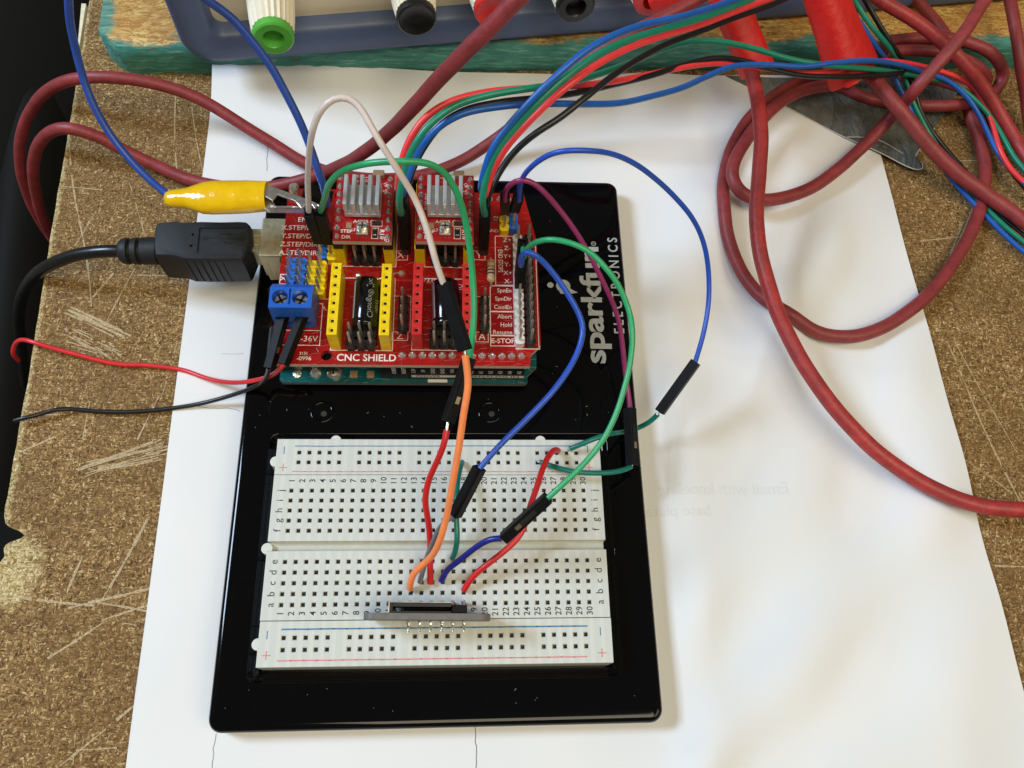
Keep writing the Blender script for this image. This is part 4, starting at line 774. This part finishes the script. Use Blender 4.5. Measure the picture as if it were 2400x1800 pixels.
# thick red test leads
GL = 'thick red test leads'
def lead(lab, m_, rr, *p):
    P = smooth(cv(*p)); ln = random.Random(len(p)*7+int(p[0][0])); a1, a2 = ln.uniform(0, 6), ln.uniform(0, 6)
    for i, q in enumerate(P):                   # slight unevenness of a used lead, and never below what it lies on
        q.x += .10*math.sin(i*.19+a1)+.05*math.sin(i*.53+a2); q.y += .10*math.sin(i*.23+a2)
        if q.x > -79 and q.y < 172: q.z = max(q.z, on_paper(q)+rr-.15)
    for _ in range(12):
        zs = [q.z for q in P]
        for i in range(1, len(P)-1): P[i].z = max((zs[i-1]+zs[i]+zs[i+1])/3, zs[i]-.02)
    mb = MB(); tube(mb, P, rr, 18, raw=True); o = mb.build('test_lead', m_, None, sharp=70); tag(o, lab, 'test lead', GL); return o
lead('dark red test lead rising from behind the yellow clip across the binding posts', 'lead', 1.8, (1240, -25, 98), (1205, 8, 95), (1100, 112, 84), (1040, 172, 76), (970, 250, 62), (890, 328, 42), (820, 378, 26), (750, 410, 15), (690, 427, 11), (620, 440, 8.5), (560, 442, 6), (500, 435, 4), (440, 420, 4), (370, 390, 5), (300, 358, 8), (240, 325, 12), (190, 305, 15), (150, 298, 15), (112, 312, 10), (86, 350, 0), (78, 410, -14), (90, 480, -32), (122, 560, -60))
lead('red test lead looping widest at top left over the bench corner', 'lead', 1.8, (1700, -40, 50), (1600, 18, 48), (1530, 52, 46), (1420, 108, 40), (1300, 200, 26), (1220, 280, 14), (1150, 335, 8), (1080, 378, 5), (1000, 408, 4), (920, 420, 3.2), (850, 418, 3.2), (780, 405, 4), (720, 385, 5), (640, 338, 7), (560, 287, 10), (480, 238, 13), (400, 206, 16), (320, 187, 18), (240, 179, 19), (170, 186, 16), (110, 213, 8), (70, 262, -4), (48, 330, -18), (50, 410, -34), (75, 480, -50), (118, 555, -70))
r1 = lead('bright red test lead sweeping down across the paper to the right edge', 'leadb', 2.15, (1752, 130, 26), (1765, 180, 26), (1778, 250, 26), (1783, 320, 25), (1780, 400, 23), (1774, 480, 21), (1776, 560, 19), (1792, 640, 17), (1822, 730, 15), (1868, 825, 13), (1920, 910, 12), (1985, 990, 11), (2060, 1062, 10), (2140, 1120, 9), (2230, 1165, 9), (2310, 1187, 10), (2380, 1194, 11), (2450, 1198, 11))
lead('dark red test lead forming the large loop over the paper', 'lead', 2.0, (2000, 176, 7), (1900, 186, 8), (1830, 215, 8), (1765, 268, 7), (1720, 335, 6), (1697, 410, 5), (1692, 490, 4), (1705, 560, 4), (1740, 640, 4), (1790, 705, 4), (1850, 755, 4), (1920, 782, 4), (2000, 788, 4), (2070, 768, 4), (2140, 722, 4), (2200, 662, 3.5), (2255, 585, 3), (2288, 515, 3), (2306, 440, 3), (2306, 370, 3), (2290, 310, 3.5), (2272, 262, 4), (2268, 245, 4))
lead('dark red test lead slanting from the top right into a small hook', 'lead', 2.0, (2330, -30, 38), (2300, 12, 36), (2250, 90, 33), (2200, 148, 29), (2150, 205, 24), (2100, 260, 13), (2040, 328, 7), (1970, 392, 5.5), (1900, 440, 5.5), (1830, 466, 6), (1775, 468, 8), (1735, 448, 10), (1716, 415, 11), (1722, 375, 11.5), (1755, 320, 12), (1800, 265, 12), (1850, 225, 12), (1900, 207, 12), (1990, 196, 12))
lead('thick dark red test lead leaving the large rubber boot for the right edge', 'lead', 2.3, (2020, 150, 20), (2052, 192, 20), (2095, 240, 19.5), (2142, 298, 16), (2190, 355, 12), (2245, 408, 9), (2305, 452, 7), (2360, 490, 6), (2420, 532, 6))
lead('red test lead running from the top centre right down the right side', 'leadb', 2.1, (2030, -25, 30), (2070, 4, 29), (2142, 46, 27), (2205, 96, 24), (2262, 150, 20), (2305, 205, 14), (2345, 270, 9), (2380, 330, 6), (2425, 400, 5))
lead('dark red test lead bent in the outer small loop at top right', 'lead', 2.0, (2070, 98, 15.2), (2130, 92, 15.2), (2190, 88, 15.2), (2253, 95, 15.2), (2307, 112, 15.2), (2342, 143, 12), (2350, 178, 7), (2335, 212, 4), (2300, 234, 3), (2250, 244, 7.2), (2180, 248, 7.5), (2120, 245, 5), (2060, 238, 4), (2010, 222, 4), (1970, 205, 4))
lead('dark red test lead bent in the inner small loop at top right', 'lead', 1.9, (2075, 122, 15), (2140, 118, 15), (2200, 122, 15), (2255, 136, 15), (2298, 160, 12), (2314, 190, 6), (2296, 208, 3), (2250, 204, 3), (2190, 190, 3), (2140, 178, 3), (2090, 180, 3))
lead('dark red test lead at the far top right corner', 'lead', 1.9, (2362, -25, 24), (2370, 10, 24), (2382, 70, 22), (2392, 140, 18), (2402, 220, 10), (2415, 300, 4))
lead('dark red test lead half hidden behind the slanting one at top', 'lead', 1.9, (2118, -30, 17), (2150, 5, 16), (2185, 42, 15.3), (2212, 78, 15), (2232, 108, 15.0))
# red rubber boots on the far leads
def boot(lab, p0, p1, w0, w1, h0, h1, m_='rboot', fray=0, roll=0):
    A, B = cv(p0, p1); t_ = thing('rubber_boot', lab, 'clip boot', A); T = frame(A, B-A, (0, 0, 1)) @ Matrix.Rotation(math.radians(roll), 4, 'Z'); L = (B-A).length; mb = MB(); r = random.Random(5); ls = []
    for k_ in range(13):
        f = k_/12; wd = w0+(w1-w0)*f; hh = h0+(h1-h0)*f; l = []
        for i in range(28):
            a = 2*math.pi*i/28; e = (fray*r.uniform(-1, 1) if k_ == 12 else 0)
            pw = .75; ca = math.copysign(abs(math.cos(a))**pw, math.cos(a)); sa = math.copysign(abs(math.sin(a))**pw, math.sin(a))
            l.append(T @ V((ca*hh/2, sa*wd/2*(1+.03*math.sin(f*9)), L*f+e)))
        ls.append(l)
    inner = [[T @ (T.inverted() @ q).lerp(V((0, 0, L*(.98 if j == 0 else .55))), .18 if j == 0 else .2) for q in ls[-1]] for j in range(2)]
    for q in inner[1]: pass
    mb.loops(ls+inner, 0, True, True); o = mb.build('boot', m_, t_, sharp=50)
    return t_
boot('large frayed red rubber boot hanging over the teal plank edge', (1912, -70, 44), (2000, 172, 21), 11, 18.5, 10, 12, fray=.45)
boot('smaller red rubber boot above the bright red lead', (1700, -20, 40), (1775, 165, 24), 11, 10.5, 8, 8, fray=.1, roll=12)
bt = boot('red rubber sleeve in the open red binding post', (1535, 4, 41), (1720, -60, 58), 6.5, 8, 6.5, 8)
# ------------------------------------------------------------------ yellow crocodile clip
yc = thing('crocodile_clip', 'yellow insulated crocodile clip gripping a pin of the shield', 'clip', at(500, 465, 36))
A, B = cv((386, 466, 37), (628, 460, 39)); T = frame(A, B-A, (0, 0, 1)); L = (B-A).length
mb = MB(); ls = []
for f, wd, hh in ((0, .3, .3), (.004, 1.9, 1.9), (.02, 3.4, 3.2), (.06, 4.4, 4.0), (.14, 4.9, 4.4), (.22, 5.6, 4.8), (.30, 7.2, 5.6), (.38, 8.6, 6.2), (.46, 9.1, 6.6), (.62, 9.1, 6.8), (.8, 8.9, 6.8), (.93, 8.3, 6.6), (1.0, 7.9, 6.3), (.998, 7.3, 5.7), (.8, 7.2, 5.6)):
    l = []
    for i in range(36):
        a = 2*math.pi*i/36; l.append(T @ V((math.cos(a)*hh/2, math.sin(a)*wd/2*(1+.02*math.sin(f*20)), L*f)))
    ls.append(l)
mb.loops(ls); mb.build('boot', 'yboot', yc, sharp=50)
def jaw(pts, z, th, nm='jaw'):
    P = [at(x, y, z) for x, y in pts]; mb = MB(); mb.prism([(p.x, p.y) for p in P], z-th, z); return mb.build(nm, 'chrome', yc, bevel=.15)
up_ = [(612, 430), (640, 437), (680, 452), (720, 466), (752, 480), (750, 488), (744, 481), (738, 490), (731, 480), (724, 491), (716, 480), (706, 489), (699, 478), (690, 470), (650, 455), (638, 470), (612, 455)]
lw_ = [(620, 490), (752, 491), (750, 483), (743, 488), (736, 480), (729, 487), (722, 479), (713, 486), (706, 478), (698, 482), (646, 482), (630, 458), (622, 462)]
jaw(up_, 41.5, .7); jaw(up_[:-3]+[(640, 446)], 37.2, .7, 'jaw'); jaw([(x-0, y) for x, y in lw_], 39.8, .5)
mb = MB(); P0 = cv((620, 434, 41.4), (752, 482, 41.2), (752, 482, 36.8), (620, 434, 36.8)); mb.add(P0, [(0, 1, 2, 3)]); mb.add([p+V((0, -.5, 0)) for p in P0], [(3, 2, 1, 0)])
P0 = cv((624, 490, 40.9), (752, 491, 40.9)); P0 += [P0[1]-V((0, 0, 1.6)), P0[0]-V((0, 0, 1.6))]; mb.add(P0, [(3, 2, 1, 0)]); mb.add([p+V((0, .5, 0)) for p in P0], [(0, 1, 2, 3)]); mb.build('jaw_web', 'chrome', yc)
mb = MB(); T = frame(at(688, 452, 39), (0, 1, .2)); mb.cyl(0, 0, 0, .01, .01); 
t_ = MB(); tube(t_, cv((161, -20, 74), (161, 0, 72), (163, 43, 68), (174, 101, 62), (192, 174, 56), (217, 242, 51), (253, 307, 46), (297, 365, 42), (344, 415, 39), (380, 446, 37.4), (398, 460, 37)), .95, 12)
o = t_.build('clip_lead', 'w_clipblue', None, sharp=70); tag(o, 'blue lead curving down the bench corner into the yellow clip', 'wire')
t_ = MB(); tube(t_, cv((460, -20, 84), (485, 0, 82), (542, 40, 78), (586, 90, 74), (633, 152, 69), (669, 217, 64), (702, 282, 59), (727, 344, 54), (745, 398, 50), (757, 432, 47), (764, 462, 42), (766, 480, 38)), .95, 12)
o = t_.build('clip_lead', 'w_clipblue', None, sharp=70); tag(o, 'blue lead crossing in front of the green capped post to the shield', 'wire')
t_ = thing('black_clip', 'small black clip holding a blue lead behind the white jumper', 'clip', at(735, 465, 30)); mb = MB(); a, b = cv((712, 446, 33), (775, 470, 30)); housing(t_, a, b, w_=3.6, window=False)
mb.lathe([(1.3, 0), (1.3, 2.2), (.8, 2.8)], frame(at(692, 450, 30), (0, 0, 1)), 16); mb.build('post_tip', 'metal', t_)
# ------------------------------------------------------------------ USB plug and cable
us = thing('usb_cable', 'black USB cable with moulded plug in the metal socket', 'cable', at(450, 560, 12))
zt, zb = 23.8, 11.6
topp = [(362, 532), (366, 522), (384, 519), (408, 517), (420, 519), (432, 520), (470, 518), (520, 519), (560, 518), (578, 519), (585, 526), (588, 560), (572, 600), (566, 608), (520, 609), (460, 609), (428, 608), (412, 602), (400, 600), (362, 598), (358, 575)]
Pp = [at(x, y, zt) for x, y in topp]; mb = MB(); c_ = sum(Pp, V())/len(Pp)
def sc_(f, z): return [V((c_.x+(p.x-c_.x)*f, c_.y+(p.y-c_.y)*f, z)) for p in Pp]
ls = [sc_(.94, zb), sc_(1.0, zb+.9), sc_(1.02, (zt+zb)/2), sc_(1.0, zt-.9), sc_(.975, zt-.25), sc_(.94, zt)]
mb.loops(ls); mb.f = mb.f if (Pp[1]-Pp[0]).cross(Pp[2]-Pp[1]).z > 0 else [f[::-1] for f in mb.f]; pb = mb.build('plug_body', 'usb', us, sharp=50); BASE[pb] = BASE[us]
c_ = MB(); c_.prism([(p.x, p.y) for p in [at(*q_, zt) for q_ in ((467, 534), (575, 533), (567, 595), (461, 592))]], zt-.35, zt+1); cut(pb, c_)
c_ = MB(); P1 = at(452, 550, zt); P2 = at(448, 576, zt); c_.cyl(P1.x, P1.y, zt-.8, zt+1, .4, 16); c_.cyl(P2.x, P2.y, zt-.8, zt+1, .4, 16); cut(pb, c_)
yf = at(480, 609, zt).y
for i in range(6):
    a = at(436+17*i, 609, zt); mb = MB(); mb.box(a.x-.28, a.x+.28, yf-.75, yf+.25, zb+1.2, zt-.6); cut(pb, mb)
mb = MB(); P1 = at(520, 560, zt-.35); line(mb, [(P1.x-4, P1.y+.3), (P1.x+4.2, P1.y+.1)], .28, zt-.3); line(mb, [(P1.x-2.0, P1.y+.2), (P1.x-.4, P1.y+1.5), (P1.x+1.3, P1.y+1.6)], .25, zt-.295); line(mb, [(P1.x-.6, P1.y+.2), (P1.x+.8, P1.y-1.1), (P1.x+2, P1.y-1.2)], .25, zt-.295)
mb.cyl(P1.x-4.3, P1.y+.3, zt-.33, zt-.27, .75, 16); mb.cyl(P1.x+1.7, P1.y+1.6, zt-.33, zt-.27, .45, 12); mb.box(P1.x+2, P1.x+2.8, P1.y-1.6, P1.y-.8, zt-.33, zt-.27); mb.add([(P1.x+4.1, P1.y+.7, zt-.29), (P1.x+4.1, P1.y-.5, zt-.29), (P1.x+5.2, P1.y+.1, zt-.29)], [(0, 1, 2)]); mb.build('usb_symbol', 'black', pb)
mb = MB(); p0 = at(580, 551, 20.2); p1 = at(575, 606, 20.2); xr = -11.6
mb.box(p0.x-1, xr, 92.2, 99.2, 13.2, 20.6); mb.box(p0.x-.5, xr, 97.0, 97.1, 20.6, 20.75); mb.box(p0.x-.5, xr, 94.0, 94.3, 20.6, 20.8); mb.build('plug_shell', 'shell', us, bevel=.3)
mb = MB(); a, b = cv((278, 589, 17.8), (372, 588, 17.8)); T = frame(a, b-a); L = (b-a).length
pr = [(1.9, 0), (2.6, .3), (3.4, 1.2), (3.6, 2.6), (3.6, 2.9), (2.7, 3.0), (2.7, 3.9), (3.6, 4.0), (3.7, 5.4), (2.8, 5.5), (2.8, 6.4), (3.7, 6.5), (3.8, L)]
mb.lathe(pr, T, 28); mb.build('strain_relief', 'usb', us, sharp=40)
mb = MB(); tube(mb, cv((282, 589, 17.8), (262, 588, 17.8), (228, 590, 17), (177, 598, 14.5), (132, 614, 11), (101, 630, 7), (76, 652, 0), (54, 688, -12), (44, 733, -28), (46, 784, -45), (53, 834, -62), (60, 900, -90)), 1.75, 18); mb.build('cord', 'rubber', us, sharp=70)
# ------------------------------------------------------------------ upright card module at the breadboard front
cm = thing('card_module', 'small grey circuit board standing upright in the breadboard front rows', 'circuit board', (35, -4.3, 12))
TT = Matrix.Translation((35, -3.4, 12)) @ Matrix.Rotation(-.018, 4, 'Z') @ Matrix.Rotation(.095, 4, 'X') @ Matrix.Translation((-35, 4.3, -12))
mb = MB(); mb.T = TT @ Matrix(((1, 0, 0, 0), (0, 0, 1, 0), (0, 1, 0, 0), (0, 0, 0, 1))); mb.prism([(x, z) for x, z in rrect(20.6, 49.2, 12.4, 24.6, 2.6)], -5.0, -3.55); mb.f = [f[::-1] for f in mb.f]; mb.build('circuit_board', 'fr4g', cm, bevel=.1)
mb = MB(); mb.T = TT; mb.box(26.5, 40.3, -3.5, -3.1, 13.2, 24.2); mb.box(26.5, 27.2, -3.1, -1.3, 13.2, 24.2); mb.box(27.2, 40.3, -2.2, -1.3, 13.2, 24.4); mb.build('card_socket', 'icblack', cm, bevel=.1)
mb = MB(); mb.T = TT; mb.box(26.2, 26.5, -3.5, -1.15, 13.3, 24.4, 0); mb.box(26.5, 40.3, -1.28, -1.15, 13.3, 24.3, 0); mb.build('socket_shell', 'metal', cm)
mb = MB(); mb.T = TT; mb.box(29.2, 43.9, -3.5, -1.7, 15.5, 18.2); mb.box(40.4, 43.8, -3.5, -1.7, 18.2, 23.6); mb.build('header_block', 'housing', cm, bevel=.12)
for i in range(6):
    x = 30.48+2.54*i; mb = MB(); tube(mb, [(x, -7.3, 18.4), (x, -5, 18.2), (x, -1.9, 17.0)], .3, 8, raw=True); tube(mb, [(x, -1.9, 17), (x, -.4, 16.6), (x, 0, 15.6), (x, 0, 10.6)], .3, 8, raw=True)
    mb.lathe([(.8, 0), (.6, .35), (.4, .9), (.33, 1.2)], frame((x, -5.0-.1, 18.0), (0, -1, .08)), 14); mb.build('solder_pin', 'tin', cm, sharp=60)
# ------------------------------------------------------------------ grey zip bag on the paper at right
bgt = thing('zip_bag', 'grey plastic zip bag under the red leads at right', 'plastic bag', at(1980, 280, 1))
P = [at(x, y, 2.2) for x, y in ((1701, 177), (1760, 207), (1828, 242), (1900, 281), (1980, 322), (2063, 358), (2120, 388), (2143, 398), (2160, 399), (2166, 390), (2157, 380), (2143, 376), (2157, 347), (2190, 300), (2215, 264), (2244, 217), (2230, 190), (2150, 185), (2050, 182), (1900, 180), (1800, 178))]
cc = sum(P, V())/len(P); r = random.Random(8); mb = MB(); rings = []
for f, hgt in ((1, 0), (.85, .5), (.65, 1.1), (.4, .9), (.15, 1.3)): rings.append([cc+(p-cc)*f+V((0, 0, hgt+r.uniform(-.15, .15)*(f < 1))) for p in P])
bot = [[cc+(p-cc)*f+V((0, 0, -.25)) for p in P] for f in (.15, 1)]
mb.loops([bot[0], bot[1]]+rings); mb.f = [f[::-1] for f in mb.f]; mb.build('film', 'bag', bgt, sharp=70)
mb = MB(); tube(mb, [p+V((0, 0, .05)) for p in P[1:14]], .16, 6); tube(mb, cv((1985, 321, 3.3), (2030, 322, 3.4), (2066, 330, 3.4), (2100, 350, 3.2), (2143, 376, 2.6)), .14, 6); tube(mb, cv((1905, 200, 4.4), (1918, 206, 4.5), (1932, 204, 4.5), (1935, 198, 4.4)), .18, 6)
mb.build('seam', 'bagrim', bgt)
# ------------------------------------------------------------------ dark things beyond the bench edge
t_ = thing('dark_shape', 'dark indistinct curved shape left of the bench', 'chair', (-170, 120, -330))  # two dark curved sheets, not identified as any one object
def patch(fn, name, mat, th=3, nu=16, nv=16):
    mb = MB(); top = [V(fn(i/nu, j/nv)) for j in range(nv+1) for i in range(nu+1)]; n_ = len(top); mb.v = top+[p-V((0, 0, th)) for p in top]; W_ = nu+1
    for j in range(nv):
        for i in range(nu): a = j*W_+i; mb.f.append([a, a+1, a+W_+1, a+W_]); mb.f.append([n_+a, n_+a+W_, n_+a+W_+1, n_+a+1])
    rim = list(range(W_))+[j*W_+nu for j in range(1, nv+1)]+[nv*W_+i for i in range(nu-1, -1, -1)]+[j*W_ for j in range(nv-1, 0, -1)]
    for a, b in zip(rim, rim[1:]+rim[:1]): mb.f.append([b, a, n_+a, n_+b])
    mb.m = [0]*len(mb.f); return mb.build(name, mat, t_, sharp=60)
patch(lambda u, v_: (-330+u*150+40*v_, 20+v_*420, -170+40*math.sin(u*3.0)+30*v_), 'broad_sheet', 'fabric'); patch(lambda u, v_: (-205+u*45-38*v_+26, 60+v_*330, -150+22*math.sin(u*3.1)), 'narrow_sheet', 'fabric')
mb = MB(); a, b = cv((199, 8, -3), (181, 128, -3)); d = (b-a).normalized(); mb.add([a+V((-1.2, 0, 0)), b+V((-.2, 0, 0)), b+V((.25, 0, 0)), a+V((.4, 0, 0)), a+V((-1.2, 0, -14)), b+V((-.2, 0, -14)), b+V((.25, 0, -14)), a+V((.4, 0, -14))], [(0, 1, 2, 3), (7, 6, 5, 4), (0, 4, 5, 1), (1, 5, 6, 2), (2, 6, 7, 3), (3, 7, 4, 0)])
o = mb.build('metal_strip', 'strip', None, bevel=.1); tag(o, 'thin shiny metal strip fixed along the bench edge at top left', 'metal strip')
